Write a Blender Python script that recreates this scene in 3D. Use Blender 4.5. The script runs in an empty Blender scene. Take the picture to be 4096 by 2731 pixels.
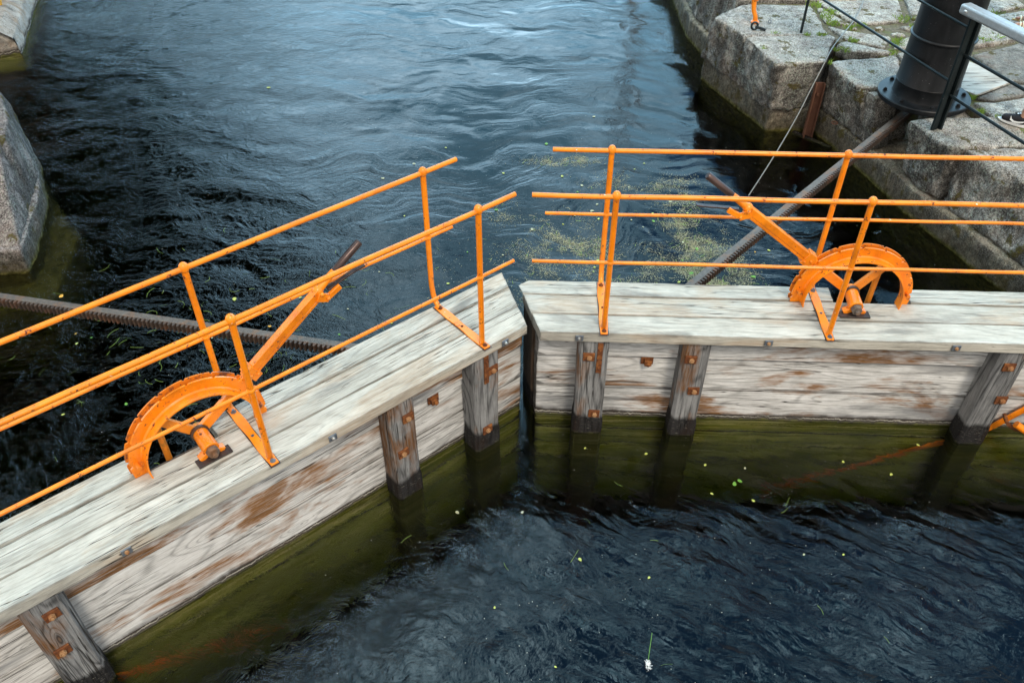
import bpy, bmesh, math, random
from mathutils import Vector, Matrix, noise
random.seed(7)
sc = bpy.context.scene
R = math.radians
PI = math.pi
COL = bpy.data.collections.new('Lock'); sc.collection.children.link(COL)

# ------------------------------------------------------------------ camera, world, sun, exposure
CAMZ = 4.542
cam_d = bpy.data.cameras.new('camera'); cam = bpy.data.objects.new('camera', cam_d); COL.objects.link(cam)
PITCH, ROLL = 0.72507, 0.00262
fw = Vector((0, math.cos(PITCH), -math.sin(PITCH))); rt = Vector((1, 0, 0)); up = rt.cross(fw)
r2 = math.cos(ROLL)*rt + math.sin(ROLL)*up; u2 = -math.sin(ROLL)*rt + math.cos(ROLL)*up
m = Matrix((r2, u2, -fw)).transposed().to_4x4(); m.translation = (0, 0, CAMZ)
cam.matrix_world = m
cam_d.sensor_width = 36; cam_d.lens = 29.6276; cam_d.clip_start = .05; cam_d.clip_end = 5000
sc.camera = cam

SUN_EL, SUN_AZ = R(52), R(158)      # azimuth measured from +Y towards +X
w = bpy.data.worlds.new('World'); sc.world = w; w.use_nodes = True
nt = w.node_tree; nt.nodes.clear()
out = nt.nodes.new('ShaderNodeOutputWorld'); bg = nt.nodes.new('ShaderNodeBackground')
sky = nt.nodes.new('ShaderNodeTexSky'); sky.sky_type = 'NISHITA'; sky.sun_disc = False
sky.sun_elevation = SUN_EL; sky.sun_rotation = SUN_AZ
tc = nt.nodes.new('ShaderNodeTexCoord')
def wnoise(scale, detail, dist, off, st=(1, 1, 1)):
    mp = nt.nodes.new('ShaderNodeMapping'); mp.inputs['Location'].default_value = off; mp.inputs['Scale'].default_value = st
    n = nt.nodes.new('ShaderNodeTexNoise'); n.inputs['Scale'].default_value = scale
    n.inputs['Detail'].default_value = detail; n.inputs['Distortion'].default_value = dist
    nt.links.new(tc.outputs['Generated'], mp.inputs['Vector']); nt.links.new(mp.outputs[0], n.inputs['Vector'])
    return n.outputs['Fac']
def wramp(src, stops):
    r = nt.nodes.new('ShaderNodeValToRGB'); e = r.color_ramp.elements
    while len(e) < len(stops): e.new(.5)
    for i, (p, c) in enumerate(stops):
        e[i].position = p; e[i].color = (*c, 1) if len(c) == 3 else c
    nt.links.new(src, r.inputs[0]); return r.outputs[0]
sx = nt.nodes.new('ShaderNodeSeparateXYZ'); nt.links.new(tc.outputs['Generated'], sx.inputs[0])
bias = nt.nodes.new('ShaderNodeMath'); bias.operation = 'MULTIPLY_ADD'; nt.links.new(sx.outputs[2], bias.inputs[0]); bias.inputs[1].default_value = -.44
bx = nt.nodes.new('ShaderNodeMath'); bx.operation = 'MULTIPLY_ADD'; nt.links.new(sx.outputs[0], bx.inputs[0]); bx.inputs[1].default_value = -.22
nt.links.new(wnoise(6.5, 3, .5, (3.1, .7, 1.9), (1, 1, 1.2)), bx.inputs[2]); nt.links.new(bx.outputs[0], bias.inputs[2])
mask = wramp(bias.outputs[0], [(.100, (0, 0, 0)), (.135, (1, 1, 1))])
cloud = wramp(wnoise(5.0, 7, .9, (7.7, 2.1, 4.2), (1, 1, 1.8)), [(.34, (5, 12.5, 18)), (.47, (12.5, 24, 32)), (.62, (31, 46, 56))])
def wmix(f, a, b, mode='MIX'):
    x = nt.nodes.new('ShaderNodeMix'); x.data_type = 'RGBA'; x.blend_type = mode
    for v, k in ((f, 0), (a, 6), (b, 7)):
        if isinstance(v, tuple): x.inputs[k].default_value = (*v, 1)
        elif isinstance(v, (int, float)): x.inputs[k].default_value = v
        else: nt.links.new(v, x.inputs[k])
    return x.outputs[2]
low = wramp(sx.outputs[2], [(.0, (.74, .76, .78)), (.36, (.74, .76, .78)), (.52, (.60, .60, .60)), (.66, (.72, .72, .72)), (.82, (1.25, 1.2, 1.12))])
cloud = wmix(1.0, cloud, low, 'MULTIPLY')
# the sky behind the photographer is a duller, warmer overcast
front = wramp(sx.outputs[1], [(.02, (0, 0, 0)), (.30, (1, 1, 1))])
cloud = wmix(front, (8.8, 8.6, 8.2), cloud)
gap = wmix(.40, sky.outputs[0], (1.5, 6.5, 14))
gap = wmix(front, (8, 8, 8), gap)
mx = nt.nodes.new('ShaderNodeMix'); mx.data_type = 'RGBA'
nt.links.new(mask, mx.inputs[0]); nt.links.new(gap, mx.inputs[6]); nt.links.new(cloud, mx.inputs[7])
nt.links.new(mx.outputs[2], bg.inputs[0]); bg.inputs[1].default_value = .1
nt.links.new(bg.outputs[0], out.inputs[0])

sl = bpy.data.lights.new('sun', 'SUN'); sl.energy = 1.5; sl.angle = R(12); sl.color = (1, .90, .76)
so = bpy.data.objects.new('sun', sl); COL.objects.link(so)
sd = Vector((math.sin(SUN_AZ)*math.cos(SUN_EL), math.cos(SUN_AZ)*math.cos(SUN_EL), math.sin(SUN_EL)))
so.rotation_euler = sd.to_track_quat('Z', 'Y').to_euler()
vs = sc.view_settings; vs.view_transform = 'Standard'; vs.look = 'None'; vs.exposure = 0.56; vs.gamma = 1; vs.use_curve_mapping = False
cy = sc.cycles
cy.use_denoising = True
cy.max_bounces = 8; cy.transmission_bounces = 8; cy.transparent_max_bounces = 8; cy.diffuse_bounces = 3; cy.glossy_bounces = 4
cy.sample_clamp_indirect = 6
cy.caustics_reflective = False

# ------------------------------------------------------------------ object helpers
def tag(o, label=None, cat=None, group=None, kind=None):
    if label: o['label'] = label
    if cat: o['category'] = cat
    if group: o['group'] = group
    if kind: o['kind'] = kind
    return o
def empty(name, loc=(0, 0, 0), rz=0):
    o = bpy.data.objects.new(name, None); COL.objects.link(o); o.location = loc; o.rotation_euler = (0, 0, rz); o.empty_display_size = .2
    return o

class MB:
    """collects shapes into one mesh"""
    def __init__(s): s.bm = bmesh.new()
    def quad_prism(s, bot, top):
        vb = [s.bm.verts.new(p) for p in bot]; vt = [s.bm.verts.new(p) for p in top]; n = len(vb)
        fs = [s.bm.faces.new(vb[::-1]), s.bm.faces.new(vt)]
        for i in range(n): fs.append(s.bm.faces.new((vb[i], vb[(i+1) % n], vt[(i+1) % n], vt[i])))
        return fs
    def prism(s, poly, z0, z1):
        return s.quad_prism([(x, y, z0) for x, y in poly], [(x, y, z1) for x, y in poly])
    def box(s, c, d, rot=None):
        hx, hy, hz = d[0]/2, d[1]/2, d[2]/2
        pts = [Vector(p) for p in ((-hx, -hy, -hz), (hx, -hy, -hz), (hx, hy, -hz), (-hx, hy, -hz), (-hx, -hy, hz), (hx, -hy, hz), (hx, hy, hz), (-hx, hy, hz))]
        if rot is not None: pts = [rot @ p for p in pts]
        pts = [p + Vector(c) for p in pts]
        return s.quad_prism(pts[:4], pts[4:])
    def beam(s, a, b, wd, ht, side=None):
        a = Vector(a); b = Vector(b); d = (b-a).normalized()
        side = Vector(side) if side else (d.cross(Vector((0, 0, 1))))
        if side.length < 1e-4: side = Vector((1, 0, 0))
        side = (side - d*side.dot(d)).normalized(); up_ = side.cross(d)
        q = [a+side*sx*wd/2+up_*sz*ht/2 for sx, sz in ((-1, -1), (1, -1), (1, 1), (-1, 1))]
        q2 = [p + (b-a) for p in q]
        return s.quad_prism(q, q2)
    def tube(s, pts, r, n=14, cap=True, rr=None):
        pts = [Vector(p) for p in pts]; rings = []
        for i, p in enumerate(pts):
            if i == 0: d = pts[1]-p
            elif i == len(pts)-1: d = p-pts[i-1]
            else: d = (pts[i+1]-p).normalized()+(p-pts[i-1]).normalized()
            d.normalize()
            if i == 0:
                a = Vector((0, 0, 1)) if abs(d.z) < .9 else Vector((1, 0, 0)); x = d.cross(a).normalized()
            else: x = (x - d*x.dot(d)).normalized()
            y = d.cross(x); ra = rr[i] if rr else r
            rings.append([s.bm.verts.new(p + x*math.cos(2*PI*k/n)*ra + y*math.sin(2*PI*k/n)*ra) for k in range(n)])
        for a, b in zip(rings, rings[1:]):
            for k in range(n): s.bm.faces.new((a[k], a[(k+1) % n], b[(k+1) % n], b[k]))
        if cap: s.bm.faces.new(rings[0][::-1]); s.bm.faces.new(rings[-1])
    def ball(s, c, r, sc_=(1, 1, 1), u=14, v=9):
        M = Matrix.Translation(c) @ Matrix.Diagonal((*sc_, 1))
        bmesh.ops.create_uvsphere(s.bm, u_segments=u, v_segments=v, radius=r, matrix=M)
    def lathe(s, prof, c=(0, 0, 0), n=48, a0=0, a1=2*PI, axis='z', cap=False):
        full = abs(a1-a0-2*PI) < 1e-6; m_ = n if full else n+1; rings = []
        for k in range(m_):
            a = a0+(a1-a0)*k/n; ring = []
            for r, h in prof:
                if axis == 'z': p = (c[0]+r*math.cos(a), c[1]+r*math.sin(a), c[2]+h)
                else: p = (c[0]+r*math.cos(a), c[1]+h, c[2]+r*math.sin(a))     # axis y
                ring.append(s.bm.verts.new(p))
            rings.append(ring)
        L = len(prof)
        for k in range(n):
            A = rings[k]; B = rings[(k+1) % m_]
            for i in range(L): s.bm.faces.new((A[i], B[i], B[(i+1) % L], A[(i+1) % L]))
        if not full:
            s.bm.faces.new(rings[0]); s.bm.faces.new(rings[-1][::-1])
    def build(s, name, mat, parent=None, smooth=True, bevel=0, seg=2, ang=35, sub=0):
        bmesh.ops.recalc_face_normals(s.bm, faces=s.bm.faces)
        me = bpy.data.meshes.new(name); s.bm.to_mesh(me); s.bm.free()
        o = bpy.data.objects.new(name, me); COL.objects.link(o)
        if mat: me.materials.append(mat)
        if parent: o.parent = parent
        if smooth:
            for p in me.polygons: p.use_smooth = True
            try: me.set_sharp_from_angle(angle=R(ang))
            except Exception: pass
        if bevel:
            b = o.modifiers.new('bevel', 'BEVEL'); b.width = bevel; b.segments = seg; b.limit_method = 'ANGLE'; b.angle_limit = R(30)
            b.harden_normals = False
        return o

# ------------------------------------------------------------------ material helpers
class G:
    def __init__(s, name):
        s.m = bpy.data.materials.new(name); s.m.use_nodes = True; s.t = s.m.node_tree; s.t.nodes.clear()
        s.o = s.t.nodes.new('ShaderNodeOutputMaterial')
    def n(s, ty, **kw):
        nd = s.t.nodes.new(ty)
        for k_, v in kw.items():
            if k_.startswith('_'): setattr(nd, k_[1:], v)
        return nd
    def link(s, a, b): s.t.links.new(a, b)
    def val(s, x, sock):
        if hasattr(x, 'links'): s.link(x, sock)
        elif isinstance(x, (tuple, list)): sock.default_value = (*x, 1) if len(x) == 3 and sock.type == 'RGBA' else x
        else: sock.default_value = x
    def coord(s, scale=(1, 1, 1), off=None, rnd=True, rot=(0, 0, 0), src='Object'):
        c = s.n('ShaderNodeTexCoord').outputs[src]
        if rnd:
            oi = s.n('ShaderNodeObjectInfo'); mlt = s.math('MULTIPLY', oi.outputs['Random'], 37.0)
            a = s.n('ShaderNodeVectorMath', _operation='ADD'); s.link(c, a.inputs[0]); s.link(mlt, a.inputs[1]); c = a.outputs[0]
        mp = s.n('ShaderNodeMapping'); mp.inputs['Scale'].default_value = scale; mp.inputs['Rotation'].default_value = rot
        if off: mp.inputs['Location'].default_value = off
        s.link(c, mp.inputs['Vector']); return mp.outputs[0]
    def noise(s, co, scale=1, detail=4, rough=.55, dist=0, out_='Fac', lac=2):
        x = s.n('ShaderNodeTexNoise'); s.link(co, x.inputs['Vector']); x.inputs['Scale'].default_value = scale
        x.inputs['Detail'].default_value = detail; x.inputs['Roughness'].default_value = rough; x.inputs['Distortion'].default_value = dist
        return x.outputs[out_]
    def voro(s, co, scale=1, feat='F1', out_='Distance', rand=1):
        x = s.n('ShaderNodeTexVoronoi', _feature=feat); s.link(co, x.inputs['Vector']); x.inputs['Scale'].default_value = scale
        x.inputs['Randomness'].default_value = rand
        return x.outputs[out_]
    def math(s, op, a, b=0.0, c=0.0, clamp=False):
        x = s.n('ShaderNodeMath', _operation=op); x.use_clamp = clamp
        for i, v in enumerate((a, b, c)):
            if i < len(x.inputs): s.val(v, x.inputs[i])
        return x.outputs[0]
    def ramp(s, src, stops, interp='LINEAR'):
        r = s.n('ShaderNodeValToRGB'); e = r.color_ramp.elements; r.color_ramp.interpolation = interp
        while len(e) < len(stops): e.new(.5)
        for i, (p, c) in enumerate(stops):
            if not isinstance(c, (tuple, list)): c = (c, c, c)
            e[i].position = p; e[i].color = (*c, 1)
        s.val(src, r.inputs[0]); return r.outputs[0]
    def rng(s, src, a, b, c=0., d=1.):
        x = s.n('ShaderNodeMapRange'); s.val(src, x.inputs[0])
        for i, v in enumerate((a, b, c, d)): x.inputs[i+1].default_value = v
        return x.outputs[0]
    def mix(s, f, a, b, mode='MIX'):
        x = s.n('ShaderNodeMix', _data_type='RGBA', _blend_type=mode); s.val(f, x.inputs[0]); s.val(a, x.inputs[6]); s.val(b, x.inputs[7])
        return x.outputs[2]
    def xyz(s, co):
        x = s.n('ShaderNodeSeparateXYZ'); s.link(co, x.inputs[0]); return x.outputs
    def bump(s, h, strength=.5, dist=.01, nrm=None):
        x = s.n('ShaderNodeBump'); s.val(h, x.inputs['Height']); x.inputs['Strength'].default_value = strength; x.inputs['Distance'].default_value = dist
        if nrm: s.link(nrm, x.inputs['Normal'])
        return x.outputs[0]
    def pbr(s, col, rough=.6, metal=0., nrm=None, spec=.5):
        x = s.n('ShaderNodeBsdfPrincipled'); s.val(col, x.inputs['Base Color']); s.val(rough, x.inputs['Roughness']); s.val(metal, x.inputs['Metallic'])
        x.inputs['Specular IOR Level'].default_value = spec
        if nrm: s.link(nrm, x.inputs['Normal'])
        s.link(x.outputs[0], s.o.inputs['Surface']); return s.m

def wood(name, axis, lo, hi, stain, stain_amt, wet=None, knots=True, ringc=.25, crack=1.0, edge=.8):
    g = G(name)
    def sc_(al, ac): return (al, ac, ac) if axis == 'x' else (ac, ac, al)
    wv = g.noise(g.coord(sc_(1.1, 3.5)), 1, 3, .5, 0, 'Color')
    def cw(al, ac, off=(0, 0, 0), amt=.035):
        b = g.coord((1, 1, 1))
        a = g.n('ShaderNodeVectorMath', _operation='MULTIPLY_ADD'); g.link(wv, a.inputs[0]); a.inputs[1].default_value = (0, amt, amt) if axis == 'x' else (amt, amt, 0); g.link(b, a.inputs[2])
        mp = g.n('ShaderNodeMapping'); mp.inputs['Scale'].default_value = sc_(al, ac); mp.inputs['Location'].default_value = off; g.link(a.outputs[0], mp.inputs['Vector']); return mp.outputs[0]
    kco = g.coord(sc_(1.5, 6.0), rnd=True)
    kd = g.voro(kco, 1)
    bend = g.math('POWER', 2.718, g.math('MULTIPLY', kd, -6.5))
    broad = g.noise(cw(1.1, 8), 1, 6, .65, .3)
    n1 = g.noise(cw(.45, 3.0), 1, 2, .4, .2)
    phase = g.math('ADD', g.math('MULTIPLY', n1, 120.), g.math('MULTIPLY', bend, 30.))
    ring01 = g.rng(g.math('SINE', phase), -1, 1)
    fib = g.noise(cw(9, 190), 1, 3, .65)
    fib2 = g.noise(cw(6.5, 105), 1, 4, .7)
    blot = g.noise(g.coord((5, 5, 5)), 1, 5, .65)
    oi = g.n('ShaderNodeObjectInfo').outputs['Random']
    col = g.mix(g.rng(broad, .32, .68), lo, hi)
    col = g.mix(g.rng(oi, 0, 1, 0, .35), col, tuple(c*.62 for c in hi))
    col = g.mix(g.rng(blot, .42, .68, 0, .4), col, tuple(c*.75 for c in lo))
    col = g.mix(g.math('MULTIPLY', g.math('POWER', ring01, 5.0), ringc), col, tuple(c*.28 for c in lo))
    col = g.mix(g.rng(fib2, .42, .66, 0, .40), col, tuple(min(1, c*1.15) for c in hi))
    col = g.mix(g.rng(fib2, .42, .30, 0, .42), col, tuple(c*.5 for c in lo))
    col = g.mix(g.rng(fib, .28, .44, .5, 0), col, tuple(c*.4 for c in lo))
    if stain_amt > 0:
        sn = g.noise(cw(1.1, 3.6, (4, 2, 8)), 1, 5, .62, .4)
        sf = g.math('MULTIPLY', g.rng(sn, .53, .63), g.rng(fib2, .34, .56, 1.0, .55), clamp=True)
        col = g.mix(g.math('MULTIPLY', sf, stain_amt, clamp=True), col, g.mix(g.rng(sn, .58, .72), tuple(min(1, c*1.8) for c in stain), stain))
        sn2 = g.noise(cw(.9, 4, (14, 7, 3)), 1, 5, .65, .4)
        col = g.mix(g.rng(sn2, .55, .68, 0, .7), col, (lo[0]*.42, lo[1]*.45, lo[2]*.50))
    hgt = g.math('ADD', g.math('MULTIPLY', fib, .5), g.math('MULTIPLY', fib2, .8))
    if knots:
        kf = g.rng(kd, .060, .10, 1, 0)
        gate = g.math('GREATER_THAN', g.voro(kco, 1, out_='Color'), .40)
        kf = g.math('MULTIPLY', kf, gate)
        kcol = g.mix(g.rng(kd, .0, .05), (.24, .13, .06), (.03, .02, .015))
        col = g.mix(g.math('MULTIPLY', kf, .85), col, kcol)
    if crack > 0:
        for ofs, th in (((1, 5, 2), .010), ((6, 3, 9), .007)):
            cn = g.noise(cw(.5, 15 if th > .008 else 28, ofs, .02), 1, 3, .5, .1)
            cf = g.rng(g.math('ABSOLUTE', g.math('SUBTRACT', cn, .5)), .0, th, 1, 0)
            cm = g.rng(g.noise(g.coord(sc_(.6, 3.0), off=(9, 1, ofs[0])), 1, 2), .45, .54)
            cf = g.math('MULTIPLY', g.math('MULTIPLY', cf, cm), crack, clamp=True)
            col = g.mix(cf, col, (.022, .017, .012))
            hgt = g.math('SUBTRACT', hgt, g.math('MULTIPLY', cf, 2.5))
    if edge > 0:
        at_ = g.n('ShaderNodeAttribute'); at_.attribute_name = 'edge'
        ef = g.math('MULTIPLY', g.math('POWER', at_.outputs['Fac'], 14.0), g.rng(blot, .3, .6, .6, 1), clamp=True)
        col = g.mix(g.math('MULTIPLY', ef, edge, clamp=True), col, (.03, .024, .018))
    if wet == 'board' or wet == 'post':
        z = g.xyz(g.n('ShaderNodeTexCoord').outputs['Object'])[2]
        en = g.noise(g.coord((2.2, 2.2, 1)), 1, 5, .7)
        fine = g.noise(g.coord((30, 30, 190) if wet == 'post' else (12, 12, 130)), 1, 3, .7)
        zz = g.math('ADD', z, g.math('MULTIPLY', g.math('SUBTRACT', en, .5), -.22 if wet == 'post' else -.16))
        hi_z = .185 if wet == 'post' else .075
        f = g.math('MAXIMUM', g.rng(zz, hi_z-.03, hi_z+.01, 1, 0), g.rng(z, .012, .03, 1, 0))
        dark = g.mix(g.rng(fine, .62, .68, 0, .55), (.006, .005, .005), (.36, .34, .28)) if wet == 'post' else g.mix(g.rng(fine, .60, .70, 0, .5), (.035, .026, .020), (.30, .28, .22))
        col = g.mix(g.math('MULTIPLY', f, .93), col, dark)
        an = g.noise(g.coord((1.6, 1.6, 26)), 1, 5, .7, .4)
        patch = g.noise(g.coord((1.2, 1.2, 3), off=(3, 3, 3)), 1, 4, .6)
        alg = g.ramp(an, [(.34, (.09, .10, .012)), (.47, (.34, .36, .04)), (.57, (.55, .52, .16)), (.66, (.85, .80, .42))])
        alg = g.mix(g.rng(patch, .42, .65, 0, .85), alg, (.12, .15, .015))
        if wet != 'post' and edge > 0: alg = g.mix(g.math('POWER', at_.outputs['Fac'], 4.0), alg, (.02, .022, .006))
        if wet == 'post': alg = g.mix(.8, alg, (.03, .03, .025))
        zl = g.math('ADD', z, g.math('MULTIPLY', g.math('SUBTRACT', g.noise(g.coord((14, 14, 6)), 1, 5, .75), .5), .07))
        col = g.mix(g.rng(zl, -.030, .012, 1, 0), col, alg)
        if wet == 'board':
            ln = g.rng(g.math('ABSOLUTE', g.math('ADD', zl, .085)), .004, .012, 1, 0)
            col = g.mix(g.math('MULTIPLY', ln, .75), col, (.72, .66, .30))
            ln = g.rng(g.math('ABSOLUTE', g.math('ADD', zl, -.028)), .002, .007, 1, 0)
            col = g.mix(g.math('MULTIPLY', ln, g.rng(en, .4, .55, 0, .7)), col, (.6, .57, .48))
    nrm = g.bump(hgt, .7, .005)
    return g.pbr(col, .85, 0, nrm, .2)

M = {}
M['deck'] = wood('weathered_deck_timber', 'x', (.37, .345, .285), (.62, .595, .52), (.28, .18, .10), .5, ringc=.25, edge=.5)
M['deck_edge'] = M['deck']
M['board'] = wood('bleached_wall_board', 'x', (.44, .42, .39), (.90, .89, .86), (.165, .078, .028), 1.4, wet='board', ringc=.5)
M['post'] = wood('grey_post_timber', 'z', (.10, .10, .102), (.33, .33, .325), (.11, .05, .018), 1.2, wet='post', ringc=.85, edge=0)
M['end'] = wood('dark_end_timber', 'z', (.05, .035, .025), (.13, .095, .07), (.08, .04, .02), .6, wet='post', ringc=.5, edge=0)
M['fender'] = wood('bleached_fender_timber', 'x', (.24, .21, .17), (.62, .58, .52), (.2, .12, .06), .8, wet='board', ringc=.15, edge=0)
M['ramp'] = wood('pale_plank_cover', 'x', (.38, .36, .31), (.56, .54, .49), (.25, .18, .12), .3, ringc=.15, edge=0)

def orange():
    g = G('orange_paint')
    co = g.coord((1, 1, 1))
    n1 = g.noise(co, 9, 5, .6); chips = g.noise(co, 42, 5, .7); sp = g.noise(co, 14, 3, .6)
    col = g.mix(g.rng(n1, .3, .7), (.84, .205, .004), (.94, .285, .009))
    f = g.math('MULTIPLY', g.rng(chips, .585, .61), g.rng(sp, .50, .58))
    f = g.math('MAXIMUM', f, g.rng(g.noise(co, 70, 3, .7), .70, .73))
    grime = g.noise(g.coord((1, 1, 1), off=(8, 1, 5)), 4.5, 5, .7)
    col = g.mix(g.rng(grime, .48, .70, 0, .55), col, (.36, .085, .006))
    col = g.mix(f, col, (.12, .035, .015))
    wf = g.rng(g.noise(g.coord((1, 1, 1), off=(5, 9, 2)), 30, 2, .5), .755, .77)
    col = g.mix(wf, col, (.75, .68, .55))
    nrm = g.bump(g.math('SUBTRACT', g.math('MULTIPLY', n1, .3), f), .25, .002)
    return g.pbr(col, g.math('ADD', .30, g.math('MULTIPLY', f, .4)), 0, nrm, .5)
M['orange'] = orange()
def rust(name, a, b, c_, sc_=25, rough=.7, metal=.2):
    g = G(name); co = g.coord()
    n1 = g.noise(co, sc_, 6, .7); n2 = g.noise(co, sc_*.25, 3, .6)
    col = g.mix(g.rng(n1, .35, .65), a, b); col = g.mix(g.rng(n2, .5, .7), col, c_)
    return g.pbr(col, rough, metal, g.bump(n1, .5, .003), .4)
M['rust'] = rust('rusty_plate', (.09, .028, .012), (.22, .075, .022), (.35, .13, .035), 45)
M['bolt'] = rust('rusty_bolt_head', (.28, .13, .05), (.50, .30, .15), (.3, .1, .03), 60)
M['iron'] = rust('dark_rack_iron', (.10, .082, .07), (.17, .14, .115), (.20, .10, .05), 30, .6, .3)
M['darkiron'] = rust('dark_iron', (.045, .035, .035), (.09, .07, .06), (.12, .06, .035), 30, .42, .5)
M['grip'] = rust('worn_grip_iron', (.055, .035, .032), (.085, .058, .052), (.12, .08, .07), 12, .32, .55)
M['channel'] = rust('rust_brown_channel', (.13, .055, .035), (.21, .10, .06), (.16, .07, .04), 14)
M['galv'] = rust('grey_washer_steel', (.14, .16, .19), (.22, .25, .28), (.3, .32, .34), 30, .5, .6)
M['zinc'] = rust('zinc_bolt', (.5, .5, .48), (.7, .7, .68), (.4, .3, .2), 60, .35, .8)
M['alu'] = rust('brushed_aluminium', (.40, .42, .43), (.46, .48, .49), (.50, .52, .53), 60, .5, .5)
def black(name, c0, c1, rough=.32):
    g = G(name); co = g.coord((1, 1, .25)); n1 = g.noise(co, 12, 5, .6)
    speck = g.rng(g.noise(g.coord(), 90, 2, .5), .74, .77)
    col = g.mix(g.rng(n1, .35, .75), c0, c1); col = g.mix(g.math('MULTIPLY', speck, .5), col, (.5, .5, .5))
    return g.pbr(col, g.math('ADD', rough, g.math('MULTIPLY', n1, .15)), 0, g.bump(g.noise(g.coord(), 160, 2), .08, .002), .22)
M['black'] = black('black_gloss_paint', (.006, .007, .008), (.016, .017, .019))
M['blackrail'] = black('black_rail_paint', (.007, .011, .012), (.018, .026, .028), .25)

def stone(name, dark, light, speck=1.0, lichen=.6, wet=True, steep_dark=.85):
    g = G(name); co = g.coord((1, 1, 1), rnd=False)
    n1 = g.noise(co, 2.2, 5, .6, .3); n2 = g.noise(co, 60, 4, .8); n3 = g.noise(co, 17, 6, .75); n4 = g.noise(co, 95, 3, .7); n5 = g.noise(g.coord((1, 1, 1), off=(4, 4, 2), rnd=False), 7, 6, .75)
    col = g.mix(g.rng(n1, .3, .7), dark, light)
    col = g.mix(g.rng(n5, .46, .60, 0, .8), col, tuple(c*.42 for c in dark))
    n6 = g.noise(g.coord((1, 1, 1), off=(9, 3, 6), rnd=False), 4.2, 7, .78)
    col = g.mix(g.rng(n6, .54, .62, 0, .7), col, tuple(min(.85, c*1.55) for c in light))
    col = g.mix(g.rng(n3, .50, .62, 0, .65), col, tuple(min(.8, c*1.45) for c in light))
    col = g.mix(g.rng(n2, .49, .56, 0, .8*speck), col, tuple(c*.22 for c in dark))
    col = g.mix(g.rng(n4, .54, .60, 0, .7*speck), col, tuple(min(.8, c*1.8) for c in light))
    pk = g.noise(g.coord((1, 1, 1), off=(3, 8, 1), rnd=False), 3.5, 4, .6)
    col = g.mix(g.rng(pk, .5, .68, 0, .4), col, (.30, .21, .165))
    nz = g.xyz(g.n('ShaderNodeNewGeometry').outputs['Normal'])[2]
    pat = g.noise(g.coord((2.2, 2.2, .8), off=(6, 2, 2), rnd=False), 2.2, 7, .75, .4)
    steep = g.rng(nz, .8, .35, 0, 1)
    steep_f = g.math('MULTIPLY', g.rng(pat, .40, .54), steep)
    col = g.mix(g.math('MULTIPLY', steep_f, steep_dark), col, g.mix(g.rng(n4, .46, .58), (.020, .016, .015), (.17, .165, .15)))  # steep faces go darker in noise patches, flat tops keep their colour
    v = g.voro(co, 42); lm = g.noise(g.coord((1, 1, 1), off=(1, 1, 7), rnd=False), 2.6, 4, .65)
    lf = g.math('MULTIPLY', g.rng(v, .30, .42, 1, 0), g.rng(lm, .46, .56))
    col = g.mix(g.math('MULTIPLY', lf, lichen), col, (.40, .44, .36))
    mo = g.noise(g.coord((1, 1, 1), off=(2, 4, 4), rnd=False), 5.5, 6, .7)
    mf = g.rng(mo, .585, .62)
    col = g.mix(g.math('MULTIPLY', mf, .85), col, g.mix(g.rng(n2, .4, .6), (.045, .03, .008), (.13, .11, .02)))
    if wet:
        z = g.xyz(g.n('ShaderNodeNewGeometry').outputs['Position'])[2]
        zz = g.math('ADD', z, g.math('MULTIPLY', g.math('SUBTRACT', n3, .5), .10))
        wc = g.mix(g.rng(n3, .4, .62), (.055, .045, .025), (.17, .14, .09))
        col = g.mix(g.math('MULTIPLY', g.rng(zz, .08, .26, 1, 0), .65), col, wc)
        alg = g.mix(g.rng(n3, .35, .65), (.035, .032, .008), (.17, .15, .035))
        col = g.mix(g.rng(zz, .01, .055, 1, 0), col, alg)
    h = g.math('ADD', g.math('MULTIPLY', n3, 1.0), g.math('MULTIPLY', n2, .35))
    h = g.math('ADD', h, g.math('MULTIPLY', n5, 1.4))
    return g.pbr(col, .9, 0, g.bump(h, 1.0, .030), .15)
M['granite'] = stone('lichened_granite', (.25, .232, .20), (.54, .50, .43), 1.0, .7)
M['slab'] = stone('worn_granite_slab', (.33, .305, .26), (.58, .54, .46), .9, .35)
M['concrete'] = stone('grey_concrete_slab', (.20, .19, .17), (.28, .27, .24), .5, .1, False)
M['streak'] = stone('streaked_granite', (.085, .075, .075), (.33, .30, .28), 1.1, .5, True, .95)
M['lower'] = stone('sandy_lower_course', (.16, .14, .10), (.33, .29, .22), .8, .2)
M['moss'] = rust('mossy_soil', (.05, .04, .02), (.20, .17, .12), (.10, .11, .03), 26, .95, 0)
M['bed'] = rust('silty_bed', (.02, .022, .012), (.04, .045, .02), (.05, .05, .02), 2, 1, 0)

def simple(name, c, rough=.6, spec=.4, var=.25, sc_=20, transl=0):
    g = G(name); n1 = g.noise(g.coord(), sc_, 3)
    col = g.mix(g.rng(n1, .3, .7), tuple(x*(1-var) for x in c), tuple(min(1, x*(1+var)) for x in c))
    return g.pbr(col, rough, 0, None, spec)
M['leaf_y'] = simple('yellow_green_leaf', (.44, .49, .11)); M['leaf_g'] = simple('fresh_green_leaf', (.13, .30, .04))
M['leaf_p'] = simple('pale_leaf', (.38, .39, .24)); M['leaf_o'] = simple('orange_leaf', (.62, .34, .05))
M['weed'] = simple('pale_water_weed', (.36, .34, .20), .8, .2, .5, 60); M['weed_g'] = simple('green_water_weed', (.20, .30, .07), .8, .2, .4, 60)
M['fleck'] = simple('floating_flecks', (.36, .36, .30), .8, .2, .3, 80)
M['grass'] = simple('grass_blades', (.20, .32, .05), .7, .2, .35, 9)
M['foliage'] = simple('dark_tree_leaves', (.045, .085, .025), .6, .3, .4, 2); M['bark'] = simple('bark', (.10, .075, .055), .9, .1)
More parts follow.
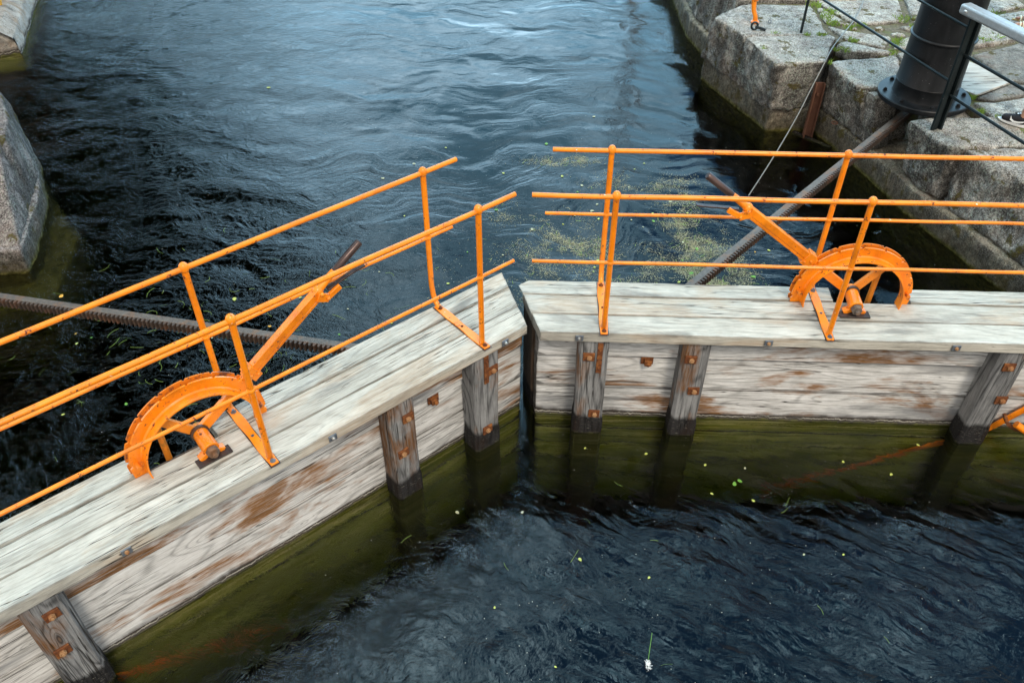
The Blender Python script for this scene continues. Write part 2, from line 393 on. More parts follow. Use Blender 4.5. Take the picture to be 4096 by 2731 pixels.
M['skin'] = simple('skin', (.50, .27, .18), .55, .4, .08, 6); M['skin_t'] = simple('tanned_skin', (.36, .18, .11), .5, .4, .08, 6)
M['shoe'] = simple('black_shoe_mesh', (.018, .018, .022), .8, .3, .3, 200); M['white'] = simple('white_rubber', (.80, .80, .78), .5, .4, .04)
M['gold'] = simple('gold_strap', (.45, .32, .12), .5, .5, .2); M['cream'] = simple('cream_strap', (.75, .72, .55), .5, .4, .08)
M['cloth_a'] = simple('navy_cloth', (.03, .04, .09), .9, .1); M['cloth_b'] = simple('olive_cloth', (.12, .13, .07), .9, .1)
M['cloth_c'] = simple('white_cloth', (.7, .7, .68), .9, .1); M['hair'] = simple('brown_hair', (.06, .035, .02), .6, .3)
M['rope'] = rust('grey_wire_rope', (.16, .16, .15), (.30, .30, .28), (.22, .2, .17), 200, .6, .3)
M['yellow'] = rust('yellow_painted_steel', (.45, .24, .02), (.60, .34, .03), (.25, .12, .03), 14, .6, 0)

def water():
    g = G('canal_water')
    pos = g.n('ShaderNodeNewGeometry').outputs['Position']
    def co(scale, off=(0, 0, 0), rot=0, warp=None, wa=0.):
        c = pos
        if warp is not None:
            a = g.n('ShaderNodeVectorMath', _operation='MULTIPLY_ADD'); g.link(warp, a.inputs[0]); a.inputs[1].default_value = (wa, wa, 0); g.link(c, a.inputs[2]); c = a.outputs[0]
        if rot:
            vr = g.n('ShaderNodeVectorRotate', _rotation_type='Z_AXIS'); g.link(c, vr.inputs['Vector']); vr.inputs['Angle'].default_value = rot; c = vr.outputs[0]
        mp = g.n('ShaderNodeMapping'); mp.inputs['Scale'].default_value = scale; mp.inputs['Location'].default_value = off
        g.link(c, mp.inputs['Vector']); return mp.outputs[0]
    warp = g.noise(co((1, 1, 1)), .75, 3, .5, 0, 'Color')
    warp2 = g.noise(co((1, 1, 1), (5, 3, 0)), 2.2, 3, .5, 0, 'Color')
    P3 = g.xyz(pos); X, Y = P3[0], P3[1]
    # where the current is rough: left basin, below the gates; calm in the middle
    left = g.rng(g.math('SUBTRACT', g.math('MULTIPLY', Y, -.18), X), -.9, 1.6)
    near = g.rng(Y, 4.6, 3.4)
    near_calm = near
    rough_m = g.noise(co((1, 1, 1), (9, 2, 0), 0, warp, 1.5), .55, 3, .6)
    swell = g.noise(co((.55, .9, 1), (0, 0, 0), .2, warp, 1.2), 1.3, 2, .5)
    chop = g.noise(co((.55, 1.7, 1), (3, 5, 0), .55, warp2, .20), 5.6, 2, .4, .2)
    rip = g.noise(co((.42, 1.9, 1), (2, 7, 0), -.12, warp, 1.7), 3.6, 3, .5, .4)
    fine = g.noise(co((1, 1.9, 1), (4, 1, 0), .3, warp2, .6), 13, 4, .6, .6)
    tiny = g.noise(co((1, 1.5, 1), (1, 1, 0), -.5, warp2, .35), 42, 3, .6, .3)
    far = g.rng(Y, 6.0, 9.0)
    h = g.math('MULTIPLY', swell, .060)
    h = g.math('ADD', h, g.math('MULTIPLY', chop, g.math('MULTIPLY', near, .0145)))
    rm = g.math('MULTIPLY', g.math('ADD', .15, g.math('MULTIPLY', g.rng(rough_m, .42, .64), .95)), g.math('SUBTRACT', 1, g.math('MULTIPLY', near, .75)))
    ringd = g.math('SUBTRACT', 1, g.math('MULTIPLY', far, .55))
    h = g.math('ADD', h, g.math('MULTIPLY', g.math('MULTIPLY', rip, g.math('MULTIPLY', rm, ringd)), .020))
    fm = g.math('ADD', g.math('MULTIPLY', left, .0072), g.math('ADD', g.math('MULTIPLY', rm, .0022), g.math('MULTIPLY', near, .0024)))
    h = g.math('ADD', h, g.math('MULTIPLY', fine, fm))
    tm = g.math('ADD', g.math('MULTIPLY', left, .0013), g.math('ADD', .0004, g.math('MULTIPLY', near, .0002)))
    h = g.math('ADD', h, g.math('MULTIPLY', tiny, tm))
    b = g.n('ShaderNodeBump'); b.inputs['Strength'].default_value = 1; b.inputs['Distance'].default_value = 1.0; g.link(h, b.inputs['Height'])
    # silt: the open water is murky a short way down, it is clear only beside the gates and walls
    def band(nx, ny, c, a, b):
        d = g.math('ABSOLUTE', g.math('ADD', g.math('ADD', g.math('MULTIPLY', X, nx), g.math('MULTIPLY', Y, ny)), -c))
        return g.rng(d, a, b, 1, 0)
    clear = g.math('MULTIPLY', band(.0366, .99933, 4.318, .62, 1.05), g.rng(X, -.25, .05))
    cl2 = g.math('MULTIPLY', band(-.6424, .7664, 3.337, .62, 1.05), g.rng(X, .55, .25))
    clear = g.math('MAXIMUM', clear, cl2)
    clear = g.math('MAXIMUM', clear, g.rng(g.math('ADD', X, g.math('MULTIPLY', Y, .33)), 5.0, 5.45))
    clear = g.math('MAXIMUM', clear, g.rng(g.math('ADD', X, g.math('MULTIPLY', Y, .30)), -1.5, -2.0))
    tint = g.mix(clear, (.035, .045, .045), (1, 1, 1))
    fr = g.n('ShaderNodeFresnel'); fr.inputs['IOR'].default_value = 1.40; g.link(b.outputs[0], fr.inputs['Normal'])
    rf = g.n('ShaderNodeBsdfRefraction'); rf.inputs['IOR'].default_value = 1.36; rf.inputs['Roughness'].default_value = 0; g.link(tint, rf.inputs['Color']); g.link(b.outputs[0], rf.inputs['Normal'])
    gs = g.n('ShaderNodeBsdfGlossy'); gs.inputs['Roughness'].default_value = 0; g.link(b.outputs[0], gs.inputs['Normal'])
    gl = g.n('ShaderNodeMixShader'); g.link(fr.outputs[0], gl.inputs[0]); g.link(rf.outputs[0], gl.inputs[1]); g.link(gs.outputs[0], gl.inputs[2])
    g.link(gl.outputs[0], g.o.inputs['Surface'])
    va = g.n('ShaderNodeVolumeAbsorption'); va.inputs['Color'].default_value = (.50, .58, .10, 1); va.inputs['Density'].default_value = 1.5
    g.link(va.outputs[0], g.o.inputs['Volume'])
    return g.m
M['water'] = water()
ZD = .965

# ------------------------------------------------------------------ water and bed
mb = MB(); mb.box((0, 100, -1.6), (600, 600, 3.2)); o = mb.build('water', M['water'], smooth=False); tag(o, kind='structure')
mb = MB(); mb.box((0, 100, -2.9), (590, 590, .2)); o = mb.build('canal_bed', M['bed'], smooth=False); tag(o, kind='structure')

# ------------------------------------------------------------------ lock gates
GATES = {
 'R': dict(loc=(.28502, 4.17057, 0), rz=-.036594, s=1, tip=lambda v: -.106-.32*(v+.02), btip=lambda v: -.128-.30*(v-.14), posts=[(.155, .36), (.845, 1.03), (2.905, 3.09), (4.1, 4.3)],
      cut=(1.88, 2.33), deckbolts=[.155, 1.375, 2.57], end=4.6,
      pb=[(.228, .742), (.297, .201), (.904, .742), (.963, .452), (2.982, .751), (3.046, .448)], strap=(.30, .60, .865), block=(.645, .591)),
 'L': dict(loc=(-.549237, 3.711124, 0), rz=.697612, s=-1, tip=lambda v: -.80-.43*(v+.06), btip=lambda v: -.925-.43*(v-.14), posts=[(-.595, -.385), (.08, .272), (2.195, 2.405), (3.2, 3.4)],
      cut=(1.168, 1.60), deckbolts=[-.615, .664, 1.86], end=4.2,
      pb=[(-.531, .721), (-.474, .184), (.146, .722), (.207, .434), (2.279, .75), (2.327, .454)], strap=(-.477, .63, .881), block=(-.149, .585)),
}
def plank(name, mat, parent, s, u0, u1, v0, v1, z0, z1, amp=.002, seed=0, ch=.006, step=.06, smoothend=None):
    """timber lying along u; u0/u1 are callables of v giving the sawn ends"""
    f0 = u0 if callable(u0) else (lambda v: u0); f1 = u1 if callable(u1) else (lambda v: u1)
    prof = [(v0+ch, z0, 1), (v1-ch, z0, 1), (v1, z0+ch, 1), (v1, z1-ch, 1), (v1-ch, z1, 1)]
    nsub = max(1, int((v1-v0)/.022))
    for i in range(1, nsub): prof.append((v1-ch+(v0-v1+2*ch)*i/nsub, z1, 0))
    prof += [(v0+ch, z1, 1), (v0, z1-ch, 1)]
    nz_ = max(1, int((z1-z0)/.03))
    for i in range(1, nz_): prof.append((v0, z1-ch+(z0-z1+2*ch)*i/nz_, 0))
    prof += [(v0, z0+ch, 1)]
    L = f1(v0)-f0(v0); n = max(2, int(L/step)); bm = bmesh.new(); rings = []; lay = bm.verts.layers.float.new('edge')
    for k in range(n+1):
        ring = []
        for (v, z, eg) in prof:
            a, b = f0(v), f1(v); u = a+(b-a)*k/n
            q = noise.noise_vector(Vector((u*2.1+seed*7.3, v*9, z*9+seed)))*amp + noise.noise_vector(Vector((u*14+seed, v*30, z*30)))*amp*.5
            e = 0
            if k in (0, n): e = noise.noise(Vector((v*23+seed, z*23, k)))*.006*(-1 if k else 1)
            nv = bm.verts.new((s*(u+e), v+q.y, z+q.z)); nv[lay] = 1.0 if (eg or k in (0, n)) else 0.0; ring.append(nv)
        rings.append(ring)
    for A, B in zip(rings, rings[1:]):
        m_ = len(prof)
        for i in range(m_): bm.faces.new((A[i], A[(i+1) % m_], B[(i+1) % m_], B[i]))
    bm.faces.new(rings[0]); bm.faces.new(rings[-1][::-1])
    b = MB(); b.bm.free(); b.bm = bm
    return b.build(name, mat, parent, True, 0, ang=28)

def hexbolt(mb, c, r, h, axis='y', washer=None):
    n = 6; a0 = random.random()
    for (rr, h0, h1, nn) in ([(washer, 0, .003, 16)] if washer else []) + [(r, 0, h, 6), (r*.55, h, h+.006, 8)]:
        P0 = []; P1 = []
        for k in range(nn):
            a = a0+2*PI*k/nn; x, y = rr*math.cos(a), rr*math.sin(a)
            if axis == 'y': P0.append((c[0]+x, c[1]-h0, c[2]+y)); P1.append((c[0]+x, c[1]-h1, c[2]+y))
            else: P0.append((c[0]+x, c[1]+y, c[2]+h0)); P1.append((c[0]+x, c[1]+y, c[2]+h1))
        mb.quad_prism(P0, P1)

def make_gate(key, label):
    G_ = GATES[key]; s = G_['s']; E_ = G_['end']
    root = empty('lock_gate', G_['loc'], G_['rz']); tag(root, label, 'lock gate', 'pair of mitre lock gates')
    sd_ = 1 if key == 'R' else 5
    th = .078
    # walkway timbers
    c0, c1 = G_['cut']; tip = G_['tip']
    plank('deck_plank', M['deck'], root, s, tip, E_, -.045, .148, ZD-th, ZD, .004, sd_)
    plank('deck_plank', M['deck'], root, s, tip, E_, .153, .3485, ZD-th, ZD-.003, .003, sd_+1)
    bk = (lambda v: tip(v)) if key == 'L' else (lambda v: tip(v)+max(0, (v-.45))*1.6)
    plank('deck_plank', M['deck'], root, s, bk, c0, .354, .510, ZD-th, ZD-.001, .003, sd_+2)
    plank('deck_plank', M['deck'], root, s, c1+(.07 if key == 'R' else 0.02), E_, .354, .510, ZD-th, ZD, .003, sd_+3)
    # wall boards, bottom to top
    bt = G_['btip']
    zs = [(.616, .886, .118), (.316, .604, .142), (.054, .304, .140), (-.20, .044, .152), (-.46, -.205, .143), (-.74, -.465, .150), (-1.02, -.745, .143), (-1.5, -1.03, .15)]
    for i, (a, b, v) in enumerate(zs):
        plank('wall_board', M['board'], root, s, (lambda w_: bt(w_)+.012 if w_ < .2 else bt(.2)+.012), E_, v, v+.07, a, b, .003, sd_+10+i, .005)
    # core framing and end post
    b_ = MB(); pts = [(bt(.225)+.10, .225), (E_-.05, .225), (E_-.05, .44), (bt(.44)+.10, .44)]
    b_.prism([(s*x, y) for x, y in pts], -1.5, ZD-th-.004); b_.build('frame_core', M['end'], root, bevel=.01)
    b_ = MB(); pts = [(bt(.142), .222), (bt(.142)+.09, .222), (bt(.45)+.16, .45), (bt(.45), .45), (bt(.222), .222)]
    pts = [(bt(.2225), .2225), (bt(.2225)+.095, .2225), (bt(.45)+.095, .45), (bt(.45), .45)]
    b_.prism([(s*x, y) for x, y in pts], -1.5, ZD-th-.006); b_.build('end_post', M['end'], root, bevel=.012)
    # upright timbers with bolt plates
    posts = []
    for (a, b) in G_['posts']:
        ch = .022; poly = [(a, .122), (a, -.02+ch), (a+ch, -.02), (b-ch, -.02), (b, -.02+ch), (b, .122)]
        mb_ = MB(); bm = mb_.bm; rings = []; n = 40
        for k in range(n+1):
            z = -1.5+(ZD-th-.003+1.5)*k/n
            grow = .006 if z < .13 else 0
            ring = []
            for (x, y) in poly:
                cx = (a+b)/2; q = noise.noise(Vector((x*5+sd_, y*8, z*2.2)))*.005
                ring.append(bm.verts.new((s*(x+math.copysign(grow, x-cx)+q), y-(grow if y < .1 else 0)+q*.5, z)))
            rings.append(ring)
        for A, B in zip(rings, rings[1:]):
            for i in range(len(poly)): bm.faces.new((A[i], A[(i+1) % len(poly)], B[(i+1) % len(poly)], B[i]))
        bm.faces.new(rings[0][::-1]); bm.faces.new(rings[-1])
        posts.append((a, b, mb_.build('timber_post', M['post'], root, True, 0, ang=25)))
    for (u, z) in G_['pb']:
        po = min(posts, key=lambda t: abs((t[0]+t[1])/2-u))[2]
        mb_ = MB(); mb_.box((s*u, -.027, z), (.078, .012, .066), Matrix.Rotation(random.uniform(-.05, .05), 3, 'Y')); pl = mb_.build('bolt_plate', M['rust'], po, bevel=.002)
        mb_ = MB(); hexbolt(mb_, (s*(u+.004), -.033, z+.002), .019, .018); mb_.build('bolt', M['bolt'], po, bevel=.002)
    u, z0, z1 = G_['strap']; po = posts[0][2]
    mb_ = MB(); mb_.box((s*u, -.026, (z0+z1)/2), (.036, .010, z1-z0)); hexbolt(mb_, (s*u, -.031, z0+.045), .007, .004); hexbolt(mb_, (s*u, -.031, z1-.06), .010, .006)
    mb_.build('strap', M['rust'], po, bevel=.003)
    u, z = G_['block']
    mb_ = MB(); mb_.box((s*u, .132, z), (.085, .014, .085)); mb_.box((s*(u+.005), .115, z-.012), (.05, .04, .045)); hexbolt(mb_, (s*(u+.005), .095, z-.012), .018, .016)
    mb_.build('bolt_plate', M['rust'], root, bevel=.004)
    for u in G_['deckbolts']:
        mb_ = MB(); mb_.box((s*u, -.0535, ZD-.036), (.052, .007, .042)); pl = mb_.build('washer', M['galv'], root, bevel=.001)
        mb_ = MB(); hexbolt(mb_, (s*u, -.057, ZD-.034), .012, .010); mb_.build('bolt', M['zinc'] if u < 1 else M['bolt'], pl)
    # painted steel straps running down the face under water, with their tie rod
    if key == 'R': path = [(3.45, .37), (3.18, .05), (2.55, -.52), (1.7, -1.25)]
    else: path = [(2.95, .35), (2.62, .06), (2.0, -.42), (1.2, -1.05)]
    mb_ = MB(); vv = .100
    for (a, b) in zip(path, path[1:]): mb_.beam((s*a[0], vv, a[1]), (s*b[0], vv, b[1]), .012, .055, (0, 1, 0))
    mb_.build('strap', M['orange'], root, bevel=.003)
    ux = path[0][0]
    mb_ = MB(); mb_.tube([(s*(ux-.12), .05, .215), (s*(ux+.5), .03, .62)], .017); mb_.tube([(s*(ux-.05), .0, .13), (s*(ux+.5), -.02, .50)], .015)
    mb_.build('tie_rod', M['darkiron'], root)
    mb_ = MB()
    arc = [(s*(ux-.28+.20*t+.03*math.sin(PI*t)*-1), .03-.01*t, .25-.15*t+.045*math.sin(PI*t)*-.6) for t in [i/10 for i in range(11)]]
    for a, b in zip(arc, arc[1:]): mb_.beam(a, b, .035, .022, (0, 1, 0))
    mb_.build('curved_washer', M['rust'], root, bevel=.003)
    mb_ = MB(); mb_.tube([(s*(ux-.20), -.01, .20), (s*(ux-.12), -.035, .155)], .026); mb_.ball((s*(ux-.12), -.035, .155), .0258); mb_.build('hook_end', M['orange'], root)
    return root

# ------------------------------------------------------------------ handrails
def make_rail(key, label):
    G_ = GATES[key]; s = G_['s']
    root = empty('handrail', G_['loc'], G_['rz']); tag(root, label, 'handrail', 'orange handrails on the lock gates')
    if key == 'R': ps = [.312, 1.760, 3.4]; ends = (-.172, -.054, -.164, -.089); far = 4.3
    else: ps = [-.468, 1.022, 2.9]; ends = (-.736, -.715, -.728, -.659); far = 4.0
    V = (0.0, .534)
    for i, (v, z, r) in enumerate([(0, 1.0, .0148), (.534, 1.0, .0148), (0, .534, .0112), (.534, .534, .0112)]):
        mb_ = MB(); n = 26; a = ends[i]
        pts = [(s*(a+(far-a)*k/n), v+noise.noise(Vector((k*.31, i*3, 1)))*.004, ZD+z+noise.noise(Vector((k*.27, i*5, 9)))*.005) for k in range(n+1)]
        mb_.tube(pts, r, 14); mb_.build('top_rail' if i < 2 else 'middle_rail', M['orange'], root)
    for u in ps:
        for j, v in enumerate(V):
            b_ = MB()
            if j == 0: pts = [(s*u, v+.004, ZD+.012), (s*u, v, ZD+.03), (s*u, v, ZD+1.0)]
            else: pts = [(s*u, .455, ZD+.012), (s*u, .478, ZD+.020), (s*u, .505, ZD+.045), (s*u, .522, ZD+.09), (s*u, v, ZD+.16), (s*u, v, ZD+1.0)]
            b_.tube(pts, .0178, 14)
            po = b_.build('rail_post', M['orange'], root)
            for zz_, r_, q_ in ((1.004, .0265, 1.25), (.534, .0225, 1.0)):
                b_ = MB(); b_.ball((s*u, v, ZD+zz_), r_, (1, 1, q_)); b_.build('ball_joint', M['orange'], po)
        b_ = MB(); n = 14
        ws = []
        for k in range(n+1):
            t = k/n; v = -.055+.545*t; wd = .034+.010*math.sin(t*PI*2.0)**2
            ws.append((v, wd))
        bm = b_.bm; rings = []
        for v, wd in ws:
            rings.append([bm.verts.new((s*(u)+dx, v, z)) for dx, z in ((-wd/2*1.35, ZD+.001), (wd/2*1.35, ZD+.001), (wd/2*1.35, ZD+.011), (-wd/2*1.35, ZD+.011))])
        for A, B in zip(rings, rings[1:]):
            for i in range(4): bm.faces.new((A[i], A[(i+1) % 4], B[(i+1) % 4], B[i]))
        bm.faces.new(rings[0]); bm.faces.new(rings[-1][::-1])
        ft = b_.build('foot_bracket', M['orange'], root, bevel=.002)
        b_ = MB(); b_.box((s*u, .2175, ZD+.0012), (.060, .560, .0020)); b_.build('grime_shade_strip', M['darkiron'], ft)  # thin dark sheet: grime line plus painted contact shade round the bracket
        for v_, r_, h_ in ((-.030, .012, .010), (.45, .012, .015), (.21, .007, .003)):
            b_ = MB(); hexbolt(b_, (s*u, v_, ZD+.010), r_, h_, 'z', r_*1.4); b_.build('bolt', M['rust'] if u < .5 else M['galv'], ft)
    return root

# ------------------------------------------------------------------ sluice levers
def make_sluice(key, label):
    G_ = GATES[key]; s = G_['s']; U = 1.978 if key == 'R' else 1.256; CZ_ = ZD+.05
    root = empty('sluice_lever', G_['loc'], G_['rz']); tag(root, label, 'sluice lever', 'sluice levers with notched quadrants')
    bm_pos = lambda r, a, v: (s*(U+r*math.cos(a)), v, CZ_+r*math.sin(a))
    # quadrant: L-shaped front ring, thin rear ring, both notched, spacers between
    a0, a1 = -.22, PI+.22; n = 150
    notch = [a0+.30+(a1-a0-.5)*i/8 for i in range(9)]
    b_ = MB(); bm = b_.bm; rings = []
    for k in range(n+1):
        a = a0+(a1-a0)*k/n
        ro = .395
        if any(abs(a-t) < .018 for t in notch): ro -= .014
        rings.append([bm.verts.new(bm_pos(r, a, v)) for r, v in ((ro, .345), (ro, .357), (.318, .357), (.318, .285), (.326, .285), (.329, .335), (.336, .345))])
    for A, B in zip(rings, rings[1:]):
        for i in range(len(A)): bm.faces.new((A[i], A[(i+1) % len(A)], B[(i+1) % len(A)], B[i]))
    bm.faces.new(rings[0]); bm.faces.new(rings[-1][::-1])
    qd = b_.build('notched_quadrant', M['orange'], root, ang=30)
    b_ = MB(); bm = b_.bm; rings = []
    for k in range(n+1):
        a = a0+(a1-a0)*k/n; ro = .402
        if any(abs(a-t) < .018 for t in notch): ro -= .014
        rings.append([bm.verts.new(bm_pos(r, a, v)) for r, v in ((ro, .386), (ro, .394), (.335, .394), (.335, .386))])
    for A, B in zip(rings, rings[1:]):
        for i in range(4): bm.faces.new((A[i], A[(i+1) % 4], B[(i+1) % 4], B[i]))
    bm.faces.new(rings[0]); bm.faces.new(rings[-1][::-1])
    b_.build('rear_flange', M['rustorange'], qd, ang=30)
    for a in (.12, PI-.12):
        b_ = MB(); b_.tube([bm_pos(.36, a, .30), bm_pos(.36, a, .40)], .013, 10); b_.build('bolt', M['rustorange'], qd)
    # axle barrel, collar, nut and base plate
    b_ = MB(); b_.tube([(s*U, .215, CZ_+.01), (s*U, .352, CZ_+.03)], .045, 20, rr=[.048, .042]); 
    for sg in (-1, 1): b_.beam((s*U+sg*.02, .235, CZ_-.01), (s*U+sg*.07, .235, ZD+.012), .045, .03, (0, 1, 0))
    br = b_.build('axle_bearing', M['orange'], root, bevel=.004)
    b_ = MB(); b_.lathe([(.043, -.012), (.053, -.008), (.053, .008), (.043, .012)], (s*U, .352, CZ_+.03), 20, axis='y'); b_.build('collar', M['darkiron'], br)
    b_ = MB(); b_.tube([(s*U, .18, CZ_+.006), (s*U, .222, CZ_+.008)], .036, 6); b_.tube([(s*U, .158, CZ_+.004), (s*U, .182, CZ_+.005)], .016, 8); b_.ball((s*U, .20, CZ_+.03), .026, (1.1, .8, .6)); b_.build('axle_nut', M['iron'], br, bevel=.004)
    b_ = MB(); b_.box((s*U, .209, ZD+.007), (.197, .064, .011)); b_.build('base_plate', M['darkiron'], br, bevel=.001)
    # lever (channel section), with tubular end, grip and squeeze latch
    ang = math.atan2(.864, 1.12) if key == 'R' else math.atan2(.755, 1.166)
    dr = Vector((-s*math.cos(ang), 0, math.sin(ang))); up_ = Vector((s*math.sin(ang), 0, math.cos(ang))); O = Vector((s*U, .37, CZ_+.02))
    Pt = lambda t, h=0, v=0: O + dr*t + up_*h + Vector((0, v, 0))
    b_ = MB()
    b_.beam(Pt(.03), Pt(.47), .030, .062, (0, 1, 0))
    lv = b_.build('lever_arm', M['orange'], root, bevel=.004)
    b_ = MB()
    b_.beam(Pt(.40, .018, -.005), Pt(1.03, .018, -.005), .046, .046, (0, 1, 0))
    b_.beam(Pt(.44, -.016, -.005), Pt(1.03, -.016, -.005), .044, .018, (0, 1, 0))
    b_.beam(Pt(.415, .004, -.004), Pt(.475, .004, -.004), .064, .098, (0, 1, 0))
    b_.ball(Pt(.43, .01, -.038), .009); b_.ball(Pt(.46, -.018, -.038), .009)
    b_.beam(Pt(.33, .0, -.0), Pt(.42, .0, -.0), .020, .05, (0, 1, 0))
    b_.build('lever_channel', M['orange'], lv, bevel=.003)
    b_ = MB(); b_.tube([Pt(1.02, .018), Pt(1.19, .020)], .021, 14, rr=[.026, .019]); b_.ball(Pt(1.03, .018, .0), .033, (1, 1, 1)); b_.build('lever_socket', M['orange'], lv)
    b_ = MB(); b_.tube([Pt(1.17, .020), Pt(1.19, .020), Pt(1.385, .020), Pt(1.392, .020)], .022, 16, rr=[.019, .023, .023, .019]); b_.build('hand_grip', M['grip'], lv)
    b_ = MB(); b_.beam(Pt(1.0, .01, -.032), Pt(1.04, -.055, -.032), .012, .055, (0, 1, 0)); b_.beam(Pt(1.03, -.045, -.03), Pt(1.13, -.060, -.03), .02, .035, (0, 1, 0))
    b_.ball(Pt(1.03, .012, -.042), .013); b_.ball(Pt(1.035, -.045, -.042), .012)
    lt = b_.build('latch_link', M['orange'], lv, bevel=.003)
    b_ = MB(); cur = [(1.07, -.02), (1.13, -.042), (1.20, -.065), (1.26, -.090), (1.31, -.115)]
    if key == 'R': cur = [(1.07, -.02), (1.13, -.055), (1.19, -.095), (1.25, -.135), (1.30, -.165)]
    for (a, c), (b, d) in zip(cur, cur[1:]): b_.beam(Pt(a, c, -.01), Pt(b, d, -.01), .030, .010, (0, 1, 0))
    b_.build('squeeze_latch', M['grip'], lv, bevel=.002)
    # crank arm, pin and paddle rod
    ca = math.atan2(.232, .138) - (.12 if key == 'R' else .16)
    cd = Vector((s*math.cos(ca), 0, math.sin(ca))); up2 = Vector((-s*math.sin(ca), 0, math.cos(ca))); H = Vector((s*U, .375, CZ_+.02))
    L_ = .285
    b_ = MB(); b_.beam(H+cd*.01, H+cd*L_, .03, .052, (0, 1, 0)); b_.tube([H+Vector((0, -.022, 0)), H+Vector((0, .03, 0))], .047, 20); b_.tube([H+cd*L_+Vector((0, -.018, 0)), H+cd*L_+Vector((0, .03, 0))], .034, 16)
    cr = b_.build('crank_arm', M['orange_w'], root, bevel=.004)
    pin = H+cd*L_
    b_ = MB(); b_.tube([pin+Vector((0, -.03, 0)), pin+Vector((0, .085, 0))], .02, 12); b_.build('crank_pin', M['rust'], cr)
    b_ = MB(); b_.tube([pin+Vector((0, .06, .03)), Vector((pin.x, .455, .55)), Vector((pin.x+s*.0, .455, -.9))], .019, 12)
    b_.ball(pin+Vector((0, .06, .0)), .034, (1, .7, 1)); b_.build('paddle_rod', M['orange_w'], cr)
    return root
def tinted(base, name, a, b, th=.5):
    g = G(name); co = g.coord(); n1 = g.noise(co, 11, 6, .7); n2 = g.noise(co, 50, 3, .6)
    col = g.mix(g.rng(n1, th, th+.08), a, b); col = g.mix(g.rng(n2, .62, .66), col, (.12, .05, .03))
    return g.pbr(col, .5, 0, g.bump(n1, .3, .002), .4)
M['orange_w'] = tinted(None, 'worn_orange_paint', (.72, .22, .015), (.42, .17, .03), .53)
M['rustorange'] = tinted(None, 'rusting_orange_paint', (.74, .20, .01), (.16, .06, .03), .52)

make_gate('L', 'weathered timber lock gate on the left, slanting down to the lower left corner')
make_gate('R', 'weathered timber lock gate on the right, reaching towards the stone quay')
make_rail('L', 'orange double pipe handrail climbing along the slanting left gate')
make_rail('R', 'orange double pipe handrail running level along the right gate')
make_sluice('L', 'orange sluice lever with notched arc on the left gate, handle pointing up right')
make_sluice('R', 'orange sluice lever with notched arc on the right gate, handle pointing up left')

# ------------------------------------------------------------------ toothed rack bars
def rack(a, b, label, side):
    a = Vector(a); b = Vector(b); d = (b-a); L = d.length; d.normalize(); sd2 = Vector((d.y, -d.x, 0))*side
    root = empty('rack_bar', a, math.atan2(d.y, d.x)); tag(root, label, 'rack bar', 'toothed rack bars that move the gates')
    mb_ = MB(); mb_.box((L/2, 0, 0), (L, .054, .060)); mb_.build('bar', M['iron'], root, bevel=.003)
    mb_ = MB(); p = .034; n = int(L/p); sg = -1 if Vector((d.y, -d.x, 0)).dot(sd2) > 0 else 1
    for k in range(n):
        x = (k+.5)*p; y0, y1 = sg*.0265, sg*.056
        q = [(x-p*.34, y0), (x+p*.34, y0), (x+p*.17, y1), (x-p*.17, y1)]
        if sg < 0: q = q[::-1]
        mb_.prism(q, -.031, .029)
    mb_.build('teeth', M['teeth'], root, smooth=False)
    return root
M['teeth'] = rust('dark_rack_teeth', (.05, .038, .032), (.11, .075, .055), (.17, .08, .045), 40, .6, .3)
rack((1.12, 4.78, .65), (4.05, 7.98, .65), 'rusty toothed rack bar running from the right gate to under the black column', 1)
rack((-5.4, 5.19, .65), (-1.0, 4.29, .65), 'dark toothed rack bar crossing the water at left behind the left gate', 1)

# ------------------------------------------------------------------ stonework
def rough_block(name, mat, parent, polyb, polyt, z0, z1, amp=.02, vox=.03, seed=0, rnd=.04):
    mb_ = MB(); mb_.quad_prism([(x, y, z0) for x, y in polyb], [(x, y, z1) for x, y in polyt])
    o = mb_.build(name, mat, None, smooth=False)
    b = o.modifiers.new('b', 'BEVEL'); b.width = rnd*.42; b.segments = 2; b.limit_method = 'ANGLE'; b.angle_limit = R(25)
    rm = o.modifiers.new('r', 'REMESH'); rm.mode = 'VOXEL'; rm.voxel_size = vox*.72
    dg = bpy.context.evaluated_depsgraph_get(); ev = o.evaluated_get(dg); me = bpy.data.meshes.new_from_object(ev)
    o.modifiers.clear(); old = o.data; o.data = me; bpy.data.meshes.remove(old)
    sv = Vector((seed*3.7, seed*1.3, seed*.7)); me.calc_loop_triangles()
    nr = [v.normal.copy() for v in me.vertices]
    for i, v in enumerate(me.vertices):
        p = v.co
        d = noise.fractal(p*2.6+sv, .8, 2.1, 3)*1.2 + noise.fractal(p*9+sv, .7, 2.1, 4)*.55 - max(0, noise.noise(p*4.5-sv)-.25)*1.8
        top = max(0, nr[i].z)
        v.co = p + nr[i]*(d*amp*1.35*(1-.70*top))
    for p in me.polygons: p.use_smooth = True
    if not me.materials: me.materials.append(mat)
    if parent: o.parent = parent
    return o
ZQ = .85
quay = empty('quay_wall', (0, 0, 0)); tag(quay, 'granite block quay wall with mossy paved top at upper right', 'quay wall')
